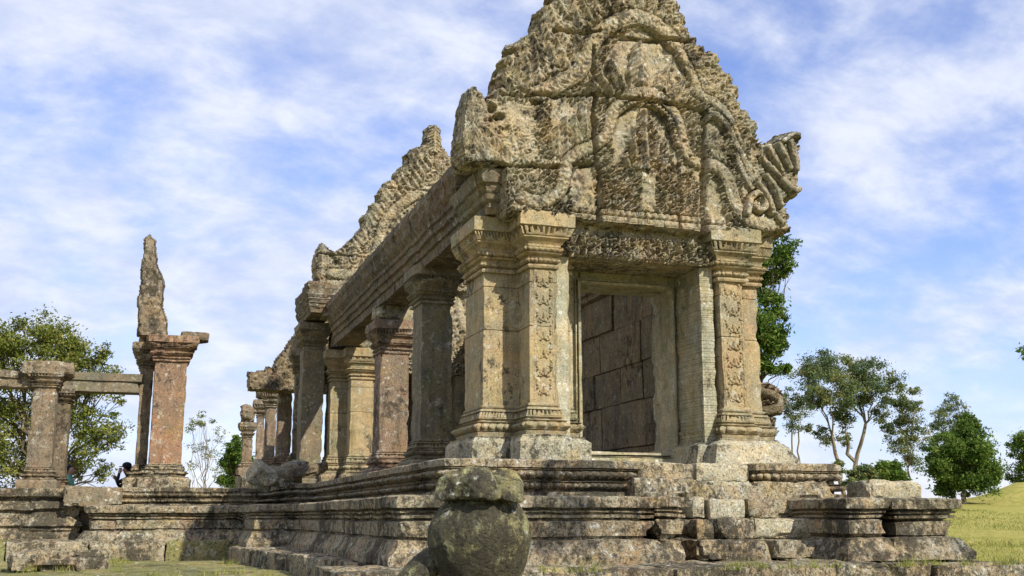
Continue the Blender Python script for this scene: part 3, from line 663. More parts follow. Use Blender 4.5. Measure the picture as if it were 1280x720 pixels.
# rows of flame leaves up both slopes
Ls = [(634, 150), (645, 100), (672, 68), (700, 36), (722, 0), (750, -24), (778, -40)]
Rs = [(778, -40), (812, -14), (838, 14), (866, 54), (892, 90), (914, 124), (936, 168)]
Li = [(672, 118), (680, 96), (704, 76), (722, 44), (742, 18), (772, 4)]; Ri = [(780, 4), (815, 14), (846, 44), (872, 84), (896, 120), (918, 165)]
leaf_row(pd, T([(690, 150), (704, 112), (722, 82), (745, 50), (775, 36)]), .21, .30, .085, .085, .5, False, side=1)
leaf_row(pd, T([(785, 34), (830, 46), (856, 78), (880, 112), (905, 150), (925, 200)]), .16, .26, .07, .075, .5, False, side=1)
leaf_row(pd, T(Li), .19, .40, .095, .10, .55, False, side=1); leaf_row(pd, T(Ri), .15, .30, .075, .085, .5, False, side=1)
leaf_row(pd, T(Ls), .24, .46, .15, .13, .7, .72, side=1); leaf_row(pd, T(Rs), .19, .24, .10, .10, .7, .66, side=1, jitter=.3)
for k, (a, b) in enumerate([(655, 108), (664, 112), (676, 104)]): x_, z_ = T([(a, b)])[0]; pd.leaf(x_, z_, 1.75, .50, .12, .11)
# upper tympanum (plain field under the upper arch)
up = pd.inpoly(smooth_line(T([(757, 165), (757, 120), (752, 88), (765, 58), (790, 32), (812, 34), (836, 52), (858, 84), (864, 125), (850, 140), (800, 128)])))
pd.H[up] = -.035
for (a, b, ang, L, w, cu) in [(768, 128, 2.05, .46, .10, .4), (836, 130, 1.1, .46, .10, -.4), (782, 128, 1.85, .66, .12, .4), (820, 130, 1.32, .62, .12, -.4), (800, 128, 1.57, .92, .17, 0), (755, 126, 2.2, .36, .09, .3), (848, 132, 1.0, .36, .09, -.3)]:
    x_, z_ = T([(a, b)])[0]; pd.leaf(x_, z_, ang, L, w, .15, False, cu, .18)
    pd.leaf(x_, z_, ang, L*.6, w*.4, .19, False, cu, .1)
for (a, b) in [(800, 126), (790, 130), (812, 131), (776, 132), (826, 134)]: x_, z_ = T([(a, b)])[0]; pd.leaf(x_, z_, 1.57+(800-a)*.012, .2, .07, .2, vein=.1)
# lower main tympanum
lo = pd.inpoly(smooth_line(T([(775, 228), (765, 190), (768, 155), (780, 132), (800, 121), (822, 128), (842, 150), (850, 185), (850, 225)])))
pd.H[lo] = -.04
x_, z_ = T([(806, 226)])[0]
cone = pd.inpoly(T([(768, 228), (774, 200), (786, 178), (796, 158), (803, 142), (806, 134), (812, 144), (820, 162), (832, 182), (844, 206), (848, 228)]))
pd.H = np.where(cone, .035, pd.H); pd.noise(.03, 12, cone, 21, 2); pd.scrolls(cone, 170, .05, .10, .12)
for (dx, dz, L, w) in [(0, .66, .40, .07), (0, .38, .42, .08), (0, .1, .42, .09), (-.15, .3, .3, .06), (.15, .3, .3, .06), (-.25, .06, .28, .06), (.25, .06, .28, .06)]: pd.leaf(x_+dx, z_+dz, 1.57-dx*.9, L, w, .15, vein=.2)
# side tympana
for pts in ([(883, 178), (880, 160), (886, 143), (900, 145), (912, 165), (908, 180)], [(882, 285), (884, 225), (893, 218), (903, 235), (905, 262), (912, 285)], [(716, 268), (712, 232), (722, 205), (745, 203), (746, 272)], [(690, 122), (735, 122), (735, 140), (718, 160), (700, 190), (690, 160)]):
    q = pd.inpoly(smooth_line(T(pts))); pd.H[q] = -.03
x_, z_ = T([(896, 200)])[0]; pd.leaf(x_, z_, 1.6, .45, .10, .09)
for (a, b, L) in [(698, 205, .55), (709, 198, .62), (720, 186, .5), (733, 172, .60), (741, 150, .4)]: x_, z_ = T([(a, b)])[0]; pd.leaf(x_, z_, 1.62, L, .10, .11)
for pts in ([(632, 124), (668, 122), (676, 150), (664, 172), (640, 160)], [(690, 243), (700, 215), (712, 214), (708, 250)], [(866, 212), (878, 214), (878, 262), (868, 264)], [(858, 64), (872, 92), (868, 110), (856, 92)]):
    q = pd.inpoly(smooth_line(T(pts))); pd.H[q] = np.clip(pd.H[q], -.01, .015)
# frieze with a figure box under the main tympanum
fz = pd.inpoly(T([(752, 262), (748, 208), (846, 216), (848, 268)])); pd.H[fz] = -.02; pd.scrolls(fz, 240, .06, .11, .13)
fb = pd.inpoly(T([(800, 264), (800, 216), (818, 217), (818, 266)])); pd.H[fb] = .06; pd.noise(.03, 12, fb, 9)
fz = pd.inpoly(T([(850, 268), (850, 222), (872, 225), (874, 270)])); pd.scrolls(fz, 60, .05, .09, .09)
# naga bodies
pd.band(T([(672, 118), (700, 104), (724, 92), (736, 66), (746, 44), (768, 28), (796, 18), (824, 30), (846, 54)]), .115, .10, 'scale')
pd.band(T([(846, 54), (866, 92), (874, 120), (896, 128), (910, 144), (922, 176)]), .07, .08, 'scale')
pd.band(T([(652, 247), (672, 254), (696, 247), (706, 226), (706, 206), (722, 190), (744, 182), (760, 168), (766, 140), (780, 122), (800, 113), (826, 120), (846, 146), (852, 178), (862, 202), (880, 206)]), .085, .095, 'scale')
pd.band(T([(884, 206), (902, 212), (912, 232), (916, 256), (932, 276), (960, 284)]), .10, .10, 'scale')
pd.band(T([(775, 140), (788, 129), (803, 125), (822, 133), (840, 152), (846, 182)]), .035, .10, 'tooth', groove=.03)
pd.band(T([(880, 150), (890, 140), (906, 152), (918, 178), (934, 212)]), .055, .09, 'rope')
# left broken naga block: rather plain, with eye holes
lb = pd.inpoly(T([(583, 202), (580, 150), (587, 112), (602, 116), (614, 138), (636, 126), (664, 150), (676, 200), (660, 206)])); pd.H = np.where(lb, pd.H*.35+.03, pd.H); pd.noise(.03, 5, lb, 12)
for (a, b, r) in [(614, 137, .055), (620, 147, .045), (626, 146, .05), (613, 150, .03)]:
    x_, z_ = T([(a, b)])[0]; pd.H -= .12*np.exp(-(((pd.X-x_)**2+(pd.Z-z_)**2)/r**2)**2)
for (a, b) in [(588, 196), (596, 197), (605, 198), (614, 198), (624, 199), (634, 199), (646, 200)]: x_, z_ = T([(a, b)])[0]; pd.leaf(x_, z_, 1.75, .45, .07, .05)
pd.leaf(*T([(592, 190)])[0], 1.62, .85, .09, .09)
pd.leaf(*T([(646, 200)])[0], 2.4, .65, .12, .08)
bl_ = pd.inpoly(T([(637, 262), (633, 208), (680, 212), (690, 262)])); pd.H = np.where(bl_, np.clip(pd.H, -.03, .2)*.7+.02, pd.H)
pd.leaf(*T([(672, 214)])[0], -2.7, .16, .05, .08)
# right multi-headed naga
rn = pd.inpoly(T([(936, 186), (953, 180), (996, 168), (998, 240), (978, 252), (982, 288), (945, 286), (924, 240)])); pd.H = np.where(rn, .05+pd.H*.35, pd.H)
pd.band(T([(918, 196), (934, 236), (962, 262), (975, 280)]), .05, .12, 'rope')
for (pts, w) in [([(930, 268), (934, 250), (946, 240), (956, 252), (950, 266), (941, 262)], .05), ([(944, 232), (956, 248), (962, 268)], .045), ([(954, 222), (966, 238), (972, 258)], .045), ([(962, 215), (976, 228), (986, 240), (996, 240)], .06),
                 ([(958, 188), (966, 204), (974, 214)], .045), ([(970, 182), (978, 200), (984, 212)], .045), ([(983, 174), (990, 194), (992, 214)], .045), ([(950, 200), (960, 212), (970, 222)], .04), ([(975, 178), (986, 168), (997, 172)], .05)]:
    pd.band(T(pts), w, .16, 'plain', groove=.06)
# moulded foot with a row of lotus petals, block joints
x0_, z0_ = T([(637, 263)])[0]
for (sx, ex, lift) in ((637, 748, 0), (749, 848, 0), (849, 905, 0)):
    (xa, za), (xb, zb) = T([(sx, 263 if sx == 637 else 277)])[0], T([(ex, 285)])[0]
    zb0 = 4.80
    s = (pd.X > xa)&(pd.X < xb)
    if sx == 637: s &= pd.X > T([(716, 270)])[0][0]
    t = pd.Z-zb0
    fr_ = np.where(t < .10, .07, np.where(t < .115, -.02, np.where(t < .19, .045+.04*np.abs(np.sin(pd.X*math.pi/.10))-.02, np.where(t < .205, -.01, .0))))
    pd.H = np.where(s&(t < .21), fr_, pd.H)
for pts in ([(583, 203), (632, 206), (676, 210), (700, 209)], [(627, 119), (690, 119), (743, 119), (790, 124), (840, 131), (872, 138), (884, 141)], [(693, 37), (726, 40), (750, 38)], [(765, 44), (815, 48), (862, 50)], [(745, 205), (716, 207)], [(742, 60), (742, 100)]): pd.crack(T(pts), .024, .16)
pd.crack(T([(743, 119), (742, 160), (745, 205), (749, 222), (747, 280)]), .028, .24)
pd.crack(T([(882, 140), (880, 190), (881, 230), (879, 292)]), .042, .30); pd.crack(T([(850, 205), (849, 240), (848, 290)]), .018, .14)
pd.H = np.clip(pd.H, -.24, .3)
lean = lambda X, Z: (Z-4.8)*.02
pd.build('pediment', YP, .78, M['ped'], root, cols=blockcols(5, 1.1, 1.35), yfun=lean, backamp=.08)

# cornice over the corner piers, then the wall on the right and the beam on the left
CORN = [(.02, 4.90), (.05, 4.98), (.02, 5.0), (.02, 5.04), (.08, 5.08), (.10, 5.14), (.06, 5.16), (.12, 5.22, ('bead', .06, .02)), (.13, 5.28), (.17, 5.30), (.20, 5.40), (.22, 5.47)]
sweep('cornice', rect(-.25, .35, .18, 1.42), CORN, M['grey'], root, res=.03, rz=.02, amp=.012, seed=81, joints=(5.15,), jl=.6, fine=.02)
sweep('cornice', rect(3.3, 3.95, .18, 1.42), CORN, M['grey'], root, res=.05, rz=.03, amp=.012, seed=82, jl=.6)
BEAM = [(0, 4.93), (.0, 5.10), (.04, 5.11), (.05, 5.22), (.10, 5.24), (.10, 5.36), (.14, 5.38), (.14, 5.46), (.18, 5.50), (.22, 5.56), (.18, 5.60), (.21, 5.72), (.25, 5.78), (.23, 5.93), (.1, 6.0)]
sweep('beam', rect(-.27, .32, 1.46, 13.0), BEAM, M['beam'], root, res=.07, rz=.04, amp=.016, seed=83, joints=(5.49,), jl=1.9, boff=.01, jd=.03)
sweep('wall', rect(3.2, 3.85, 1.62, 13.2), [(0, 1.47), (0, 4.72), (.05, 4.74), (.05, 4.84), (.10, 4.86), (.10, 4.98), (.16, 5.02), (.18, 5.2), (.05, 5.3)], M['inner'], root, res=.10, rz=.06, amp=.012, seed=84, joints=(1.95, 2.72, 3.35, 4.05, 4.7), jl=1.1, boff=.028, jd=.05, hj=.045)
# side pillars
def pillar(x0, x1, y0, y1, zc, seed, mat, parent, capb=None, z0=1.47, cs=1., bs=1.):
    """square pillar; zc = top of its capital"""
    sc = .85*cs; prof_c = [(a[0]*sc, zc-(4.89-a[1])*sc, *a[2:]) for a in CAPP]; prof_b = [(a[0]*.85*bs, z0+(a[1]-1.47)*.72*bs, *a[2:]) for a in BASP]
    sh = sweep('pillar', rect(x0, x1, y0, y1), [(0, prof_b[-1][1]-.01), (0, prof_c[0][1]+.01)], M[mat], parent, res=.06, rz=.06, amp=.009, seed=seed, jl=None)
    sweep('capital', rect(x0, x1, y0, y1), prof_c, M[mat], sh, res=.04, rz=.02, amp=.012, seed=seed+1, jl=None, fine=.022)
    sweep('base', rect(x0, x1, y0, y1), prof_b, M[mat], sh, res=.04, rz=.02, amp=.012, seed=seed+2, jl=None, fine=.025)
    return sh
pillar(-.25, .29, 4.1, 4.75, 5.0, 101, 'grey', root)
pillar(-.25, .33, 7.5, 8.1, 4.62, 105, 'red', root)
block('beam_stub', (.05, 7.9, 4.88), (.62, .75, .48), M['ped'], root, (0, .25, .1), res=.04, r=.12, amp=.05)
# ================================================================== MAIN HALL BEHIND
hall = thing('temple_hall', 'weathered main temple hall behind the porch, its leaf-edged gable peeking over the side beam', 'temple', (2.2, 14, 0))
Y2 = 13.2
pier([(-.22, Y2+.5), (.19, Y2+.5), (.19, Y2), (.74, Y2), (.74, Y2+.3), (.95, Y2+.3), (.95, Y2+1.3), (-.22, Y2+1.3)], hall, 121, fine=.03, feet='base')
pier([(3.2, Y2+.3), (3.4, Y2), (3.9, Y2), (3.9, Y2+1.3), (3.2, Y2+1.3)], hall, 131, fine=.06, feet='base')
block('capital_stone', (.45, Y2+.25, 5.12), (.62, .7, .45), M['ped'], hall, res=.05, r=.15, amp=.06)
for xa, xb in ((.96, 1.3), (2.85, 3.19)): block('door_jamb', ((xa+xb)/2, Y2+.4, 2.9), (xb-xa, .7, 2.85), M['grey'], hall, res=.1, amp=.02)
rl = Relief(.8, 3.35, 4.33, 5.0, .02, 141); rl.mask[:] = True; rl.scrolls(rl.mask, 300, .07, .14, .1); rl.build('lintel', Y2+.05, .8, M['ped'], hall)
sweep('wall_core', rect(-.2, 3.9, Y2+.5, Y2+1.25), [(0, 5.0), (0, 6.3)], M['far'], hall, res=.12, rz=.12, seed=143, jl=None, amp=.03)
def gable(name, Y, xl, xr, z0, zs, zp, thick, mat, parent, seed, res=.025, leaf=.42, lw=.11, step=.185, notch=True):
    """generic carved gable: shoulders at zs, peak zp, leafy outline"""
    xc = (xl+xr)/2; pd = Relief(xl-.7, xr+.7, z0, zp+.6, res, seed)
    w = (xr-xl)/2; sh = w*.72
    half = [(w, z0), (w+.1, z0+(zs-z0)*.5), (w+.05, zs), (w-.06, zs+.22), (w-.22, zs+.04), (w-.42, zs-.02), (w-.56, zs+.12), (sh*.92, zs+(zp-zs)*.17), (sh*.66, zs+(zp-zs)*.42), (sh*.44, zs+(zp-zs)*.64), (sh*.2, zs+(zp-zs)*.84), (0, zp)]
    out = [(xc+a, b) for a, b in half]+[(xc-a, b) for a, b in half[::-1]]
    pd.mask = pd.inpoly(out); pd.noise(.03, 3, None, 1); pd.scrolls(pd.mask, int(1200*(w/2.5)**2), .09, .17, .08); pd.noise(.015, 9, None, 2, 2)
    slope = [(xc-sh*.92, zs+.05), (xc-sh*.60, zs+(zp-zs)*.38), (xc-sh*.3, zs+(zp-zs)*.68), (xc, zp-.35)]
    s2 = [(2*xc-a, b) for a, b in slope[::-1]]
    ins = [(xc+(a-xc)*.72, b-.45) for a, b in slope]; in2 = [(2*xc-a, b) for a, b in ins[::-1]]
    leaf_row(pd, ins, step, leaf, lw*.9, .12, .6, False); leaf_row(pd, in2, step, leaf, lw*.9, .12, .6, False)
    leaf_row(pd, slope, step, leaf, lw, .11, .8, .62, jitter=.25); leaf_row(pd, s2, step, leaf, lw, .11, .8, .62, jitter=.25)
    pd.leaf(xc, zp-.5, 1.57, .9, .22, .15, True)
    arc = [(xc-w*.9, z0+.22), (xc-w*.62, z0+.25), (xc-w*.52, z0+.6), (xc-w*.45, z0+(zp-z0)*.42), (xc-w*.2, z0+(zp-z0)*.58), (xc, z0+(zp-z0)*.64)]
    pd.band(arc+[(2*xc-a, b) for a, b in arc[::-1][1:]], .12, .12, 'scale')
    ty = pd.inpoly([(xc-w*.4, z0+.2), (xc-w*.3, z0+(zp-z0)*.38), (xc, z0+(zp-z0)*.52), (xc+w*.3, z0+(zp-z0)*.38), (xc+w*.4, z0+.2)]); pd.H[ty] = -.03; pd.scrolls(ty, 80, .1, .2, .09)
    for k in (-1, 0, 1): pd.leaf(xc+k*w*.14, z0+.2, 1.57-k*.2, (zp-z0)*.36, .18, .12)
    for s in (-1, 1):
        for (dx, dz) in ((.42, .30), (.30, .14)):
            pd.H -= .14*np.exp(-((((pd.X-(xc+s*(w-dx)))**2+(pd.Z-(zs-dz))**2)/.07**2))**2)
        pd.leaf(xc+s*(w-.05), z0+.1, 1.57, (zs-z0)*1.1, .13, .12, True)
    pd.crack([(xl, zs-.1), (xr, zs-.1)], .018, .1); pd.crack([(xc+.3, z0), (xc+.32, zs)], .02, .1); pd.crack([(xl, z0+(zp-z0)*.62), (xr, z0+(zp-z0)*.62)], .02, .1)
    pd.H = np.clip(pd.H, -.13, .3)
    return pd.build(name, Y, thick, mat, parent, cols=blockcols(seed, 1.2, 1.1), backamp=.1)
gable('pediment', 12.95, -.72, 4.95, 6.45, 7.25, 10.55, .8, M['ped'], hall, 151, res=.02)
gable('pediment', Y2+.0, .1, 3.9, 5.0, 5.5, 8.0, .35, M['ped'], hall, 161, res=.03)
sweep('cornice', rect(-.55, .15, 12.97, 13.6), [(a[0]*.8, 5.62+(a[1]-4.9)*1.5, *a[2:]) for a in CORN], M['ped'], hall, res=.04, rz=.03, amp=.015, seed=171, jl=.7)
pillar(-.88, -.36, 14.0, 14.7, 5.6, 181, 'grey', hall)
sweep('beam', rect(-.9, -.36, 12.9, 15.2), [(a[0]*.45, 5.66+(a[1]-4.93)*.74) for a in BEAM], M['beam'], hall, res=.08, rz=.04, amp=.04, seed=185, joints=(6.0,), jl=1.3, boff=.03)
sweep('wall', rect(.9, 3.8, 14.6, 21), [(0, 1.5), (0, 6.2)], M['far'], hall, res=.2, rz=.15, amp=.04, seed=187, joints=(2.2, 3., 3.8, 4.6, 5.4), jl=1.2, boff=.04)
# ================================================================== REAR GALLERY
gal = thing('temple_gallery', 'distant row of reddish temple pillars receding behind the main hall, stones tumbled at their feet', 'temple', (-.5, 23, 0))
for k, (a, b, yc, yb, Y, mt) in enumerate([(368, 383, 438, 592, 18.5, 'far'), (348, 366, 462, 594, 21.5, 'red'), (333, 347, 485, 594, 24.5, 'red'), (323, 332, 500, 594, 27.5, 'red'), (306, 318, 528, 594, 31, 'far')]):
    A, B, Tp, Bt = P(a, 500, Y), P(b, 500, Y), P((a+b)/2, yc, Y), P((a+b)/2, yb, Y)
    pillar(A[0], B[0], Y, Y+(B[0]-A[0]), Tp[2], 201+k*4, mt, gal, z0=Bt[2])
    block('plinth', ((A[0]+B[0])/2+.5, Y+.7, Bt[2]/2), ((B[0]-A[0])*1.3+1, 2.4, Bt[2]-.01), M['base'], gal, res=.15, amp=.05)
    w_ = (B[0]-A[0]); hgt = (Tp[2]-P(0, yc+14, Y)[2])
    block('roof_stone', ((A[0]+B[0])/2, Y+w_*.6, Tp[2]+.22), (w_*1.35, w_*1.8, .45), M['far'], gal, (0, rng.normal(0, .06), rng.normal(0, .1)), res=.08, r=.08, amp=.06)
ps = Relief(-3.2, 3.2, 4.6, 8.6, .04, 221)
pl_ = XZ([(311, 500), (311, 464), (330, 463), (334, 458), (341, 460), (346, 448), (356, 436), (364, 424), (374, 414), (386, 404), (400, 385), (420, 400), (420, 500), (360, 492), (330, 500)], 20.5)
ps.mask = ps.inpoly(pl_); ps.scrolls(ps.mask, 700, .09, .18, .12); ps.crack(XZ([(342, 462), (342, 500)], 20.5), .03, .1)
ps.build('pediment', 20.5, .7, M['far'], gal, backamp=.1)
block('roof_stone', tuple(P(309, 516, 31)), (.42, .5, .45), M['far'], gal, (0, .3, .2), res=.08, r=.12, amp=.1)
block('plinth', (1.2, 25, 1.2), (3.2, 16, 1.7), M['base'], gal, res=.2, amp=.06)
# fallen blocks lying on the platform edge
for k, (a, b, Y, sz, rot, mt, lab) in enumerate([(327, 595, 9.2, (.55, .5, .42), (.5, .5, .3), 'basefoot', 'pale tilted boulder at the left end of the rubble on the platform edge'),
        (352, 596, 10.2, (.9, .5, .36), (.2, .15, -.4), 'grey', 'long grey fallen block leaning in the rubble before the far pillars'),
        (344, 604, 8.8, (.6, .4, .16), (0, .06, .2), 'base', 'flat slab under the tilted boulders on the platform edge'),
        (368, 587, 11., (.55, .5, .35), (.1, -.2, .5), 'ped', 'yellowish rounded rubble stone behind the long grey block'),
        (385, 588, 9.6, (.8, .5, .22), (0, -.22, .3), 'beam', 'dark slanting slab leaning against the foot of the hall pillar')]):
    q = P(a, b, Y); o = block('fallen_block', tuple(q), [v*.9 for v in sz], M[mt], None, rot, res=.03, r=.05, amp=.026); tag(o, lab, 'stone block', 'rubble on the platform edge')

# broken carved fragment on the right flank of the porch
fr2 = Relief(0, .62, 0, 1.05, .015, 231)
fr2.mask = fr2.inpoly([(0.05, .0), (.32, .02), (.40, .12), (.42, .50), (.34, .56), (.56, .60), (.60, .74), (.50, .98), (.30, 1.04), (0.02, 1.0)]); fr2.scrolls(fr2.mask, 60, .06, .13, .12); fr2.band([(.1, .9), (.4, .85), (.48, .68), (.2, .6)], .07, .14, 'rope')
o = fr2.build('antefix', 0, .5, M['inner'], root); q = P(950, 552, 1.0)-np.array([.12, 0, 0]); o.location = (o.location[0]+0, 0, 0)
o.data.transform(Matrix.Translation((q[0], q[1], q[2]-.15)))

# ================================================================== LEFT RUIN
rw = thing('ruined_colonnade', 'ruined side colonnade on a moulded stone terrace, stone beams carried by square pillars', 'ruin', (-6, 8, 0))
XR_ = P(108, 650, 7.3)[0]
WP = [(a[0]*1.3, .33+(a[1]-.33)*.98, *a[2:]) for a in LOW]
sweep('terrace', [(XR_, 7.3), (-2.7, 7.3), (-2.7, 14), (XR_, 14)], WP, M['base'], rw, res=.06, rz=.03, amp=.02, seed=241, joints=(.585, .785), jl=1.2, boff=.03, jd=.03)
sweep('terrace', [(-13, 8.2), (P(104, 640, 8.2)[0], 8.2), (P(104, 640, 8.2)[0], 13.9), (-13, 13.9)], [(.0, .33), (.02, .5), (-.06, .55), (-.06, .62), (0, .66), (-.04, .75), (-.08, .8), (-.08, .9), (.0, .95), (-.03, 1.05), (-.1, 1.08), (-.1, 1.12), (.02, 1.16), (.04, 1.30)], M['base'], rw, res=.06, rz=.03, amp=.02, seed=242, joints=(.56, .8, 1.1), jl=1.1, boff=.03)
sweep('terrace', [(P(153, 620, 9.6)[0], 9.6), (-2.3, 9.6), (-2.3, 13.8), (P(153, 620, 9.6)[0], 13.8)], [(a[0], 1.0+(a[1]-1.02)*.85, *a[2:]) for a in UPP], M['base'], rw, res=.04, rz=.02, amp=.015, seed=243, joints=(1.2,), jl=1., boff=.02)
block('terrace', (XR_-.15, 9.4, .5), (1.2, 2.0, .95), M['beam'], rw, res=.1)  # added filler block between the terraces, dark stone standing in for the gap's shade
x = -13.
while x < -3.2:
    w = rng.uniform(1.0, 2.0); w = min(w, -3.0-x)
    block('terrace_kerb', (x+w/2, 7.75, .19), (w-.02, 1.7, .42), M['pave' if rng.random() < .4 else 'base'], rw, res=.06, r=.04, amp=.03); x += w
# front pillar and the one behind it, beams
a0, a1 = P(37, 520, 9.6)[0], P(69, 520, 9.6)[0]; zc = P(50, 461, 9.6)[2]
pillar(a0, a1, 9.6, 10.3, zc, 251, 'far', rw, z0=1.30, cs=.55, bs=.8)
b0, b1 = P(66, 520, 11.2)[0], P(86, 520, 11.2)[0]
pillar(b0, b1, 11.2, 11.8, P(76, 486, 11.2)[2], 255, 'beam', rw, z0=1.30, cs=.5, bs=.6)
zb1 = P(0, 464, 9.9)[2]; zb0 = P(0, 484, 9.9)[2]
sweep('beam', rect(-13, a0+.15, 9.75, 10.25), [(0, zb0), (0, zb0+.16), (.05, zb0+.18), (.06, zb1)], M['far'], rw, res=.07, rz=.04, amp=.02, seed=261, jl=1.6)
block('roof_stone', ((a0+a1)/2+.02, 9.98, zc+.02), (.95, .9, .26), M['far'], rw, res=.05, r=.05, amp=.03)
zb1 = P(120, 466, 11.2)[2]; zb0 = P(120, 489, 11.2)[2]
sweep('beam', rect(b0-.1, P(174, 480, 11.2)[0], 11.2, 11.75), [(0, zb0), (0, zb0+.22), (.04, zb0+.23), (.06, zb1)], M['grey'], rw, res=.07, rz=.04, amp=.012, seed=263, jl=None)
# tall pier with the leftover spire of its pediment
sp0, sp1 = P(191, 500, 11.)[0], P(232, 500, 11.)[0]; zc = P(205, 420, 11.)[2]
sp = thing('tall_pier', None, None, (sp0, 11, 1.4)); sp.parent = rw; sp.matrix_parent_inverse = Matrix.Translation(-Vector(rw.location))
for k in ('label', 'category'):
    if k in sp: del sp[k]
def pillar2(x0, x1, y0, y1, zc, seed, mat, z0):
    prof_c = [(a[0]*1.0, zc-(4.89-a[1])*.72, *a[2:]) for a in CAPP]; prof_b = [(a[0]*1.1, z0+(a[1]-1.47)*.62, *a[2:]) for a in BASP]
    sweep('shaft', rect(x0, x1, y0, y1), [(0, prof_b[-1][1]-.01), (0, prof_c[0][1]+.01)], M[mat], sp, res=.06, rz=.06, amp=.01, seed=seed, joints=(2.6, 3.4), jl=None, boff=.01)
    sweep('capital', rect(x0, x1, y0, y1), prof_c, M[mat], sp, res=.04, rz=.02, amp=.02, seed=seed+1, jl=None)
    sweep('base', rect(x0, x1, y0, y1), prof_b, M['base'], sp, res=.04, rz=.02, amp=.02, seed=seed+2, jl=None)
pillar2(sp0, sp1, 11., 11.75, zc, 271, 'redwarm', 1.40)
pillar2(P(174, 500, 11.6)[0], sp0-.03, 11.5, 12.1, zc-.1, 275, 'far', 1.40)
block('roof_stone', (sp1+.12, 11.3, zc+.04), (.55, .6, .14), M['beam'], sp, (0, .05, 0), res=.04, r=.03, amp=.03)
block('roof_stone', (P(184, 430, 11.5)[0], 11.7, zc-.2), (.32, .6, .55), M['far'], sp, res=.05, r=.04, amp=.04)
rs = Relief(sp0-.8, sp1+.4, zc-.1, zc+3, .02, 281)
pts = XZ([(173, 419), (173, 372), (178, 352), (177, 328), (181, 312), (181, 297), (187, 293), (193, 300), (196, 330), (204, 350), (203, 384), (208, 400), (209, 419)], 11.2)
rs.mask = rs.inpoly(pts); rs.noise(.06, 3); rs.noise(.03, 9, None, 3); rs.build('spire', 11.2, .3, M['far'], sp, backamp=.1)
o = block('fallen_block', tuple(P(116, 619, 8.0)+np.array([0, .3, -.03])), (1.0, .6, .36), M['far'], None, (0, .015, .03), res=.04, r=.03, amp=.03); tag(o, 'long brownish stone block lying on the terrace left of the tall pier', 'stone block')
o = block('paving_slab', tuple(PZ(72, 701, .20)), (1.25, .6, .24), M['base'], None, (.03, .0, .12), res=.045, r=.06, amp=.05); tag(o, 'thick black and white lichened slab lying on the mossy paving at the left', 'stone slab')
o = block('paving_slab', tuple(PZ(30, 727, .08)), (2.2, 1.0, .12), M['pave'], None, (0, .0, .03), res=.06, r=.04, amp=.03); tag(o, 'low wide paving slab at the bottom left corner', 'stone slab')
o = block('pointed_stone', tuple(PZ(250, 690, .20)), (.72, .5, .26), M['basefoot'], None, (.1, .12, -.1), res=.035, r=.08, amp=.05, seed=77); tag(o, 'pale lumpy stone with a pointed left end lying before the terrace', 'stone')
Vv = np.array([v.co for v in o.data.vertices]); c0 = Vv.mean(0); t = sstep(-(Vv[:, 0]-c0[0]), .12, .36); Vv[:, 2] += np.where(Vv[:, 2] > c0[2]-.05, t*.22, 0)*np.exp(-((Vv[:, 0]-c0[0]+.30)/.12)**2); o.data.vertices.foreach_set('co', Vv.ravel().astype(np.float32)); o.data.update()
o = block('loose_block', ((P(1087, 607, -1.7)[0]+P(1157, 607, -1.7)[0])/2, -1.42, 1.135), (P(1157, 600, -1.7)[0]-P(1087, 600, -1.7)[0], .5, .245), M['basefoot'], None, (0, .01, .04), res=.035, r=.025, amp=.02); tag(o, 'squared pale block standing on the right end of the plinth', 'stone block')
block('plinth', (4.75, .6, .55), (1.3, 3.6, .9), M['base'], root, res=.08, amp=.03)

tv, tb = [], []
for k in range(110):
    if k < 60: cx_, cy_, cz_ = rng.uniform(-9, -3.0), rng.uniform(-3, 6.6), .09
    elif k < 85: cx_, cy_, cz_ = rng.uniform(-1.5, 4.6), -3.68+rng.uniform(-.3, .1), .30
    else: cx_, cy_, cz_ = rng.uniform(4.5, 5.6), rng.uniform(-3.5, -.5), .2
    for q in range(26):
        x_, y_ = cx_+rng.normal(0, .07), cy_+rng.normal(0, .05); a_ = rng.uniform(0, 6.28); h_ = rng.uniform(.04, .12); lx, ly = rng.normal(0, .04, 2)
        tv += [(x_-.006*math.cos(a_), y_-.006*math.sin(a_), cz_), (x_+.006*math.cos(a_), y_+.006*math.sin(a_), cz_), (x_+lx, y_+ly, cz_+h_)]; tb += [rng.uniform(-1, .4)]*3
tag(mesh('weeds', np.array(tv), np.arange(len(tv)).reshape(-1, 3), M['blade'], None, False, np.array(tb)), kind='stuff')

# ================================================================== GUARDIAN STATUE
def blob(c, rad, res=28, amp=.05, seed=1, sc=3.):
    V, Fc = grid_box([res]*3); V = V/np.linalg.norm(V, axis=1, keepdims=True); w = V*np.array(rad)+np.array(c)
    d = fbm(w, sc, 4, seed)*amp; return w+V*d[:, None], Fc
def merge(parts):
    Vs, Fs, o = [], [], 0
    for v, f in parts: Vs.append(v); Fs.append(f+o); o += len(v)
    return np.concatenate(Vs), np.concatenate(Fs)
DS = 8.2; sc_ = DS/F; bc = PD(600, 672, DS)
st = thing('stone_statue', 'rounded weathered stone guardian stump in the foreground, moss streaked body under a mop-like cap', 'statue', (bc[0], bc[1], 0))
V, Fc = blob(bc, (63*sc_, 60*sc_, 63*sc_), 60, .035, 3)
lo_ = V[:, 2] < bc[2]-.12; V[lo_, 2] = bc[2]-.12+(V[lo_, 2]-bc[2]+.12)*1.5
mesh('body', V, Fc, M['statue'], st, True, np.zeros(len(V)))
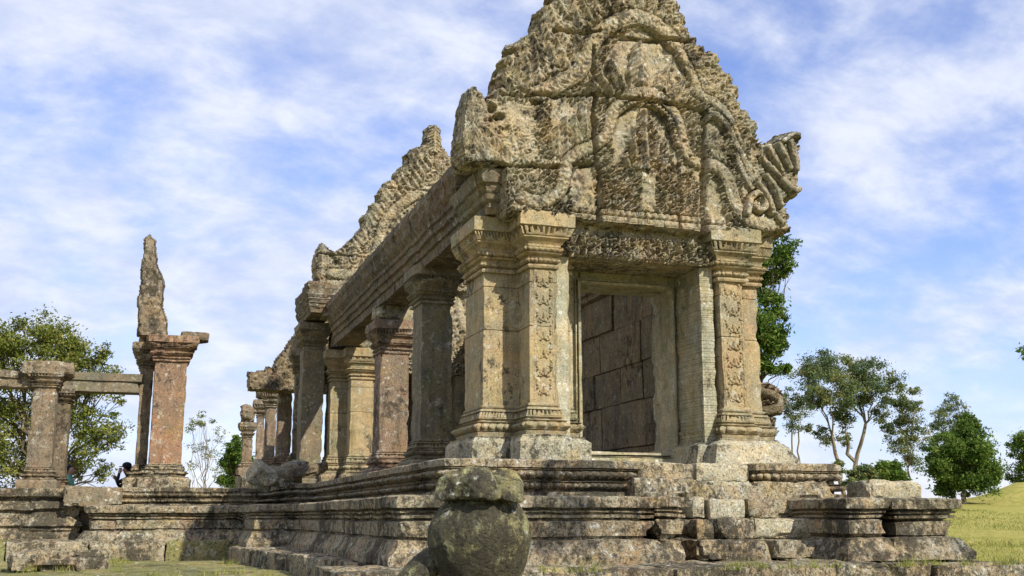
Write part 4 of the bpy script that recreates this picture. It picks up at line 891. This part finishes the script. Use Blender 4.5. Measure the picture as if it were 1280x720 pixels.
def cap_lump(c, rad, rim, seed):
    V, Fc = blob(c, rad, 48, .13, seed, 5.5)
    t = (V[:, 2]-c[2])/rad[2]; low = t < -.35                       # undercut brow: flat underside with a rolled rim
    V[low, 2] = c[2]-.35*rad[2]+(t[low]+.35)*rad[2]*.5
    k = 1+rim*np.exp(-((t+.25)/.35)**2); V[:, 0] = c[0]+(V[:, 0]-c[0])*k; V[:, 1] = c[1]+(V[:, 1]-c[1])*k
    V[:, 2] -= (((V[:, 0]-bc[0])**2+(V[:, 1]-bc[1])**2)*.45)
    return V, Fc
h1 = PD(584, 606, DS-.05); h2 = PD(627, 610, DS+.07)
v, f = merge([cap_lump(h1, (33*sc_, .25, 23*sc_), .10, 8), cap_lump(h2, (20*sc_, .25, 17*sc_), .10, 9)])
mesh('mane', v, f, M['statue'], st, True, np.zeros(len(v)))
lg = PD(520, 722, DS); V, Fc = blob(lg, (38*sc_, .2, 26*sc_), 24, .03, 12); V[:, 2] += (V[:, 0]-lg[0])*.8
mesh('haunch', V, Fc, M['statue'], st, True, np.zeros(len(V)))

# ================================================================== TREES
M['bark'] = stone_mat('bark', (.16, .13, .09), (.12, .10, .07), lich=.3, black=.1, yellow=0, streak=0, bump=.6)
M['barkp'] = stone_mat('pale_bark', (.34, .28, .21), (.28, .23, .17), lich=.3, black=.05, yellow=0, streak=0, bump=.4)
M['lf1'] = leaf_mat('olive_leaves', (.07, .095, .02), (.22, .25, .055), (.38, .34, .10))
M['lf2'] = leaf_mat('green_leaves', (.04, .085, .02), (.14, .22, .045), (.27, .33, .08))
M['lf3'] = leaf_mat('mixed_leaves', (.07, .12, .065), (.19, .235, .09), (.33, .27, .10))
def tube(pts, radii, k=6):
    pts = [np.array(p, float) for p in pts]; Vs = []
    for i, p in enumerate(pts):
        d = pts[min(i+1, len(pts)-1)]-pts[max(i-1, 0)]; d /= np.linalg.norm(d)+1e-9
        a = np.cross(d, [0, 1, .13]); a /= np.linalg.norm(a)+1e-9; b = np.cross(d, a)
        for j in range(k): t = 2*math.pi*j/k; Vs.append(p+radii[i]*(math.cos(t)*a+math.sin(t)*b))
    Fs = [[i*k+j, i*k+(j+1) % k, (i+1)*k+(j+1) % k, (i+1)*k+j] for i in range(len(pts)-1) for j in range(k)]
    return np.array(Vs), np.array(Fs)
def limb(a, b, r0, r1, rg, wob=.08, n=7):
    a, b = np.array(a), np.array(b); L = np.linalg.norm(b-a); pts = []
    for i in range(n+1):
        t = i/n; p = a+(b-a)*t; p = p+rg.normal(0, wob*L*.35, 3)*math.sin(math.pi*t); p[2] += .12*L*math.sin(math.pi*t)*.4; pts.append(p)
    return pts, [r0+(r1-r0)*i/n for i in range(n+1)]
def tree(name, label, d, base, clumps, mat, leafsize, nleaf, tr, bark, group=None, trunks=None, cat='tree', droop=.0, dense=1., fork=.45, ylo=None):
    rg = np.random.default_rng(abs(hash_(label)) % 9999); s = d/F
    b0 = PD(base[0], base[1], d); b0[2] = min(b0[2], ground_h(b0[0], b0[1])+.1)-.3
    root_ = thing(name, label, cat, tuple(b0), group or ('trees and bushes around the temple'))
    cl = []
    for (a, b, r) in clumps:
        c = PD(a, b, d+rg.uniform(-1, 1)*r*s*.9); cl.append((c, r*s))
    parts = []; tips = []
    tk = trunks or [(base[0], base[1], None)]
    tops = []
    cc = np.mean([c for c, r in cl], 0)
    for ti, (a, b, tgt) in enumerate(tk):
        p0 = PD(a, b, d+rg.uniform(-.5, .5)); p0[2] = b0[2]
        f = PD(tgt[0], tgt[1], d) if tgt else p0*(1-fork)+cc*fork
        pts, rr = limb(p0, f, tr, tr*.6, rg, .06); parts.append(tube(pts, rr)); tops.append((f, tr*.6))
    for (c, r) in cl:
        f, r0 = min(tops, key=lambda q: np.linalg.norm(q[0]-c))
        pts, rr = limb(f, c, r0*.65*min(1, r/.8+.12), r0*.12*min(1, r/.8+.2), rg, .12); parts.append(tube(pts, rr, 5))
        for k in range(5):
            q = c+rg.normal(0, 1, 3)*r*.5; i = rg.integers(3, 7); pts2, rr2 = limb(pts[i], q, rr[i]*.5, min(rr[i]*.2, .012), rg, .15, 4); parts.append(tube(pts2, rr2, 4))
    V, Fc = merge(parts); mesh('trunk', V, Fc, M[bark], root_, True, np.zeros(len(V)))
    tot = sum(r*r for _, r in cl); Vs = []; bk = []
    for (c, r) in cl:
        n = int(3.4*nleaf*r*r/tot); ns = max(4, int(16*dense)); sub = rg.normal(0, 1, (ns, 3)); sub /= np.linalg.norm(sub, axis=1, keepdims=True)
        sub = sub*rg.uniform(.3, 1.1, (ns, 1))*r; sr = rg.uniform(.24, .55, ns)*r
        w = rg.integers(0, ns, n); q = rg.normal(0, .5, (n, 3)); pos = c+sub[w]+q*sr[w][:, None]*np.array([1.2, 1.2, .75]); pos[:, 2] -= droop*rg.uniform(0, 1, n)*r
        nr = rg.normal(0, 1, (n, 3))+np.array([0, 0, .9]); nr /= np.linalg.norm(nr, axis=1, keepdims=True)
        t = np.cross(nr, rg.normal(0, 1, (n, 3))); t /= np.linalg.norm(t, axis=1, keepdims=True); bt = np.cross(nr, t)
        sz = .60*leafsize*rg.uniform(.5, 1.3, (n, 1)); q4 = np.stack([pos-t*sz, pos-bt*sz*.45, pos+t*sz, pos+bt*sz*.45], 1); Vs.append(q4.reshape(-1, 3))
        bk.append(np.repeat(np.clip(rg.uniform(-1, 1, ns)[w]*.6+rg.normal(0, .4, n), -1, 1), 4))
    V = np.concatenate(Vs); bk = np.concatenate(bk)
    if ylo is not None: pass
    mesh('crown', V, np.arange(len(V)).reshape(-1, 4), M[mat], root_, False, bk)
    return root_
def hash_(s):
    h = 7
    for c in s: h = (h*31+ord(c)) % 1000003
    return h
tree('broad_tree', 'large spreading olive green tree behind the ruined colonnade at the left edge', 50, (55, 625), [(20, 430, 34), (50, 412, 26), (75, 420, 30), (100, 440, 26), (128, 440, 14), (0, 450, 34), (30, 470, 36), (70, 465, 34), (108, 475, 30), (136, 468, 12), (10, 520, 36), (50, 520, 30), (95, 515, 26), (128, 535, 24), (148, 545, 14), (110, 560, 22), (95, 585, 18), (10, 590, 34), (-5, 560, 34), (130, 590, 14), (150, 500, 8), (-30, 480, 40), (-35, 540, 40), (-20, 420, 30)], 'lf1', .13, 17000, .28, 'bark', fork=.3)
tree('bare_tree', 'nearly leafless grey tree right of the tall broken pier', 55, (252, 625), [(240, 535, 10), (256, 528, 12), (270, 545, 10), (246, 560, 10), (262, 570, 12), (238, 580, 8), (272, 590, 9), (252, 518, 6)], 'lf1', .08, 700, .13, 'barkp', fork=.35, dense=.6)
tree('leafy_tree', 'bushy green tree left of the far gallery pillars', 60, (292, 628), [(296, 560, 12), (288, 578, 14), (300, 590, 16), (280, 600, 12), (305, 575, 12), (296, 548, 6)], 'lf2', .13, 4500, .12, 'bark')
tree('tall_tree', 'tall dark green tree rising behind the right pilaster of the porch', 32, (925, 625), [(965, 320, 22), (985, 312, 16), (958, 350, 20), (968, 385, 20), (955, 410, 24), (972, 430, 18), (960, 455, 18), (935, 340, 30), (925, 400, 34), (978, 338, 12), (960, 300, 12), (930, 440, 28), (978, 460, 10), (920, 470, 24)], 'lf2', .11, 7500, .22, 'bark', dense=.8)
tree('airy_tree', 'airy tree with leaning pale trunks and rusty green crown right of the temple', 48, (1070, 620), [(1010, 465, 20), (1035, 462, 22), (1060, 470, 24), (1085, 460, 18), (1040, 490, 24), (1070, 495, 22), (1095, 490, 18), (1020, 500, 16), (1055, 520, 16), (1100, 515, 12), (1118, 478, 14), (1030, 545, 12), (1055, 550, 10)], 'lf3', .10, 8500, .12, 'barkp', trunks=[(1076, 618, (1058, 545)), (1064, 618, (1082, 530)), (1056, 618, (1040, 545))], fork=.4)
tree('thin_tree', 'thin pair of slender trunks with sparse leaves beside the right pilaster foot', 52, (998, 620), [(985, 498, 12), (1000, 510, 14), (992, 530, 12), (1008, 490, 10), (982, 515, 8), (1010, 535, 8)], 'lf3', .09, 1600, .06, 'barkp', trunks=[(994, 615, (990, 540)), (1002, 615, (998, 540))])
tree('sparse_tree', 'sparse bluish green tree between the airy tree and the dense round one', 50, (1138, 620), [(1120, 500, 14), (1138, 510, 16), (1128, 530, 18), (1145, 545, 14), (1120, 555, 14), (1138, 575, 14), (1110, 535, 10), (1142, 490, 8)], 'lf3', .10, 2800, .07, 'bark')
tree('round_tree', 'dense rounded dark green tree at the edge of the grass slope', 44, (1203, 622), [(1205, 545, 22), (1190, 565, 24), (1220, 560, 24), (1180, 585, 22), (1205, 585, 28), (1232, 580, 20), (1245, 592, 12), (1195, 603, 20), (1225, 600, 20), (1172, 570, 12), (1212, 530, 12), (1180, 605, 14)], 'lf2', .12, 9000, .12, 'bark', dense=1.1)
tree('background_tree', 'feathery grey green tree top peeking over the dense round tree', 58, (1190, 622), [(1190, 505, 12), (1180, 520, 14), (1200, 520, 14), (1170, 535, 10), (1192, 540, 16), (1160, 560, 12)], 'lf3', .10, 2200, .09, 'bark')
tree('edge_tree', 'dark tree cut by the right edge of the view behind the mound', 50, (1300, 622), [(1275, 555, 14), (1288, 560, 22), (1278, 580, 16), (1270, 598, 10), (1300, 580, 26), (1295, 545, 16)], 'lf2', .11, 4500, .1, 'bark')
tree('green_bush', 'bright green bush low between the sparse tree and the temple plinth', 42, (1112, 618), [(1105, 585, 12), (1118, 588, 12), (1095, 592, 10), (1122, 600, 12), (1108, 602, 12)], 'lf2', .10, 3200, .04, 'bark', cat='bush')
tree('dark_bush', 'low dark bluish bush at the foot of the airy tree trunks', 38, (1075, 618), [(1068, 598, 10), (1080, 592, 10), (1090, 602, 10), (1062, 606, 8), (1050, 582, 7), (1040, 584, 5)], 'lf3', .09, 2200, .04, 'bark', cat='bush')
# the branch that reaches in from the right belongs to a tree standing just outside the view
def pxof(w):
    c = MC.T @ (np.array(w)-CAM); return (640+F*c[0]/c[2], 360+F*c[1]/c[2], c[2])
def world_tree(name, label, base, clumps, nleaf, ls, mat):
    global PD
    old = PD; pts = iter([])
    table = {i: np.array(c[:3]) for i, c in enumerate(clumps)}; table[-1] = np.array(base)
    PD = lambda a, b, d: table[a].copy() if a in table else np.array(base)
    tree(name, label, F, (-1, 0), [(i, 0, c[3]) for i, c in enumerate(clumps)], mat, ls, nleaf, .16, 'bark', fork=.4)
    PD = old
tipw = PD(1277, 442, 12.5); sv = np.array(sd)
shade_bough = [(*(np.array(q)+sv*11.5), r) for q, r in (((-.02, -1.5, 1.36), .17), ((-.22, -1.5, 1.12), .24), ((-.45, -3, .86), .26), ((-.62, -3, .52), .22), ((-.30, -3., .66), .2))]  # unseen leaf clumps added along the sun direction to cast shade on the plinth
world_tree('overhanging_tree', 'leafy branch tip poking into view at the right edge above the mound', (9.2, -11.2, .1), [(*(tipw+np.array([.13, 0, 0])), .13), (*(tipw+np.array([.7, -.4, .3])), .35)]+shade_bough+[(9.5, -11, 7.2, 1.3), (10.5, -12, 6.4, 1.2), (9.3, -12.6, 7.0, 1.1), (10.8, -10.5, 5.4, 1.)], 14000, .06, 'lf2')

# ================================================================== PEOPLE
M['skin'] = plain_mat('skin', (.36, .22, .15), .6); M['black'] = plain_mat('black_cloth', (.012, .012, .014)); M['green'] = plain_mat('green_shirt', (.13, .32, .22)); M['hair'] = plain_mat('dark_hair', (.012, .010, .009))
def skinned(name, joints, edges, radii, mat, parent, sub=2):
    me = bpy.data.meshes.new(name); me.from_pydata([tuple(j) for j in joints], edges, []); o = link(name, me, mat, parent)
    sk = o.modifiers.new('skin', 'SKIN'); sk.use_smooth_shade = True
    ly = me.skin_vertices[0] if me.skin_vertices else None
    if ly is None:
        bpy.context.view_layer.objects.active = o; bpy.ops.mesh.customdata_skin_add(); ly = me.skin_vertices[0]
    for i, r in enumerate(radii): ly.data[i].radius = (r, r); ly.data[i].use_root = (i == 0)
    ss = o.modifiers.new('sub', 'SUBSURF'); ss.levels = sub; ss.render_levels = sub
    return o
def person(label, loc, rz, J, skin_parts, cloth, hat=False):
    """J: dict of joint positions in the person's own space (x forward)"""
    t = thing('person', label, 'person', tuple(loc)); Rm = np.array(Matrix.Rotation(rz, 3, 'Z'))
    q = {k: Rm @ np.array(v)+np.array(loc) for k, v in J.items()}
    names = list(q); ix = {k: i for i, k in enumerate(names)}
    E_ = [('hip', 'chest'), ('chest', 'neck'), ('neck', 'head'), ('chest', 'shl'), ('shl', 'ell'), ('ell', 'hal'), ('chest', 'shr'), ('shr', 'elr'), ('elr', 'har'), ('hip', 'hpl'), ('hpl', 'knl'), ('knl', 'ftl'), ('ftl', 'tol'), ('hip', 'hpr'), ('hpr', 'knr'), ('knr', 'ftr'), ('ftr', 'tor')]
    rad = dict(hip=.14, chest=.15, neck=.06, head=.09, shl=.075, ell=.048, hal=.035, shr=.075, elr=.048, har=.035, hpl=.095, knl=.065, ftl=.05, tol=.035, hpr=.095, knr=.065, ftr=.05, tor=.035)
    skinned('body', [q[n_] for n_ in names], [(ix[a], ix[b]) for a, b in E_], [rad[n_] for n_ in names], M[cloth], t)
    hv, hf = blob(q['head']+np.array([0, 0, .03]), (.085, .095, .12), 12, .004, 3); mesh('face', hv, hf, M['skin'], t)
    back = Rm @ np.array([-.025, 0, .055]); hv, hf = blob(q['head']+back, (.10, .10, .115), 12, .012, 5, 8); mesh('hair', hv, hf, M['hair'], t)
    for k in ('hal', 'har'):
        e = q[k]; a = q['ell' if k == 'hal' else 'elr']; dv = (e-a)/np.linalg.norm(e-a); side = np.cross(dv, [0, 0, 1.]); side /= np.linalg.norm(side)+1e-9
        parts = [tube([e-dv*.02, e+dv*.09], [.034, .038], 8)]
        for f_ in range(4): o_ = side*(f_-1.5)*.02; parts.append(tube([e+dv*.08+o_, e+dv*(.13+.012*(1.5-abs(f_-1.5)))+o_*1.1, e+dv*(.165)+o_*1.1-np.array([0, 0, .02])], [.010, .009, .007], 6))
        parts.append(tube([e+side*.03+dv*.02, e+side*.065+dv*.07, e+side*.06+dv*.10], [.012, .010, .008], 6))
        v, f = merge(parts); mesh('hand', v, f, M['skin'], t)
    if hat:
        hh_ = q['head']+np.array([0, 0, .13]); v1 = blob(hh_, (.11, .12, .08), 10, .003, 6); v2 = blob(hh_-np.array([0, 0, .03]), (.19, .19, .014), 12, .003, 7); v, f = merge([v1, v2]); mesh('hat', v, f, M['black'], t)
    return t
# seated figure leaning on the pier foot, one arm raised to the face, legs hanging over the edge
sq = P(161, 614, 14.7)
person('person in black with a hat standing behind the terrace beside the tall pier', (sq[0], 14.7, 1.22), math.pi, dict(
    hip=(0, 0, .0), chest=(.02, 0, .38), neck=(.04, 0, .56), head=(.08, 0, .68), shl=(.02, .17, .48), ell=(.28, .20, .40), hal=(.24, .10, .62), shr=(.02, -.17, .48), elr=(.22, -.18, .30), har=(.30, -.06, .46),
    hpl=(.0, .1, -.06), knl=(.04, .11, -.44), ftl=(.0, .12, -.84), tol=(.15, .13, -.86), hpr=(.0, -.1, -.06), knr=(.0, -.11, -.44), ftr=(-.04, -.12, -.84), tor=(.11, -.13, -.86)), None, 'black', True)
gq = P(85, 612, 15.2)
person('dark haired person in a green shirt behind the block, right of the left pillar', (gq[0], 15.2, 1.17), -.3, dict(
    hip=(0, 0, .0), chest=(0, 0, .38), neck=(0, 0, .58), head=(.02, 0, .70), shl=(0, .18, .48), ell=(.04, .24, .18), hal=(.22, .2, .06), shr=(0, -.18, .48), elr=(.04, -.24, .18), har=(.22, -.2, .06),
    hpl=(.0, .1, -.06), knl=(.03, .11, -.44), ftl=(.0, .12, -.84), tol=(.15, .13, -.86), hpr=(.0, -.1, -.06), knr=(.03, -.11, -.44), ftr=(.0, -.12, -.84), tor=(.15, -.13, -.86)), None, 'green')
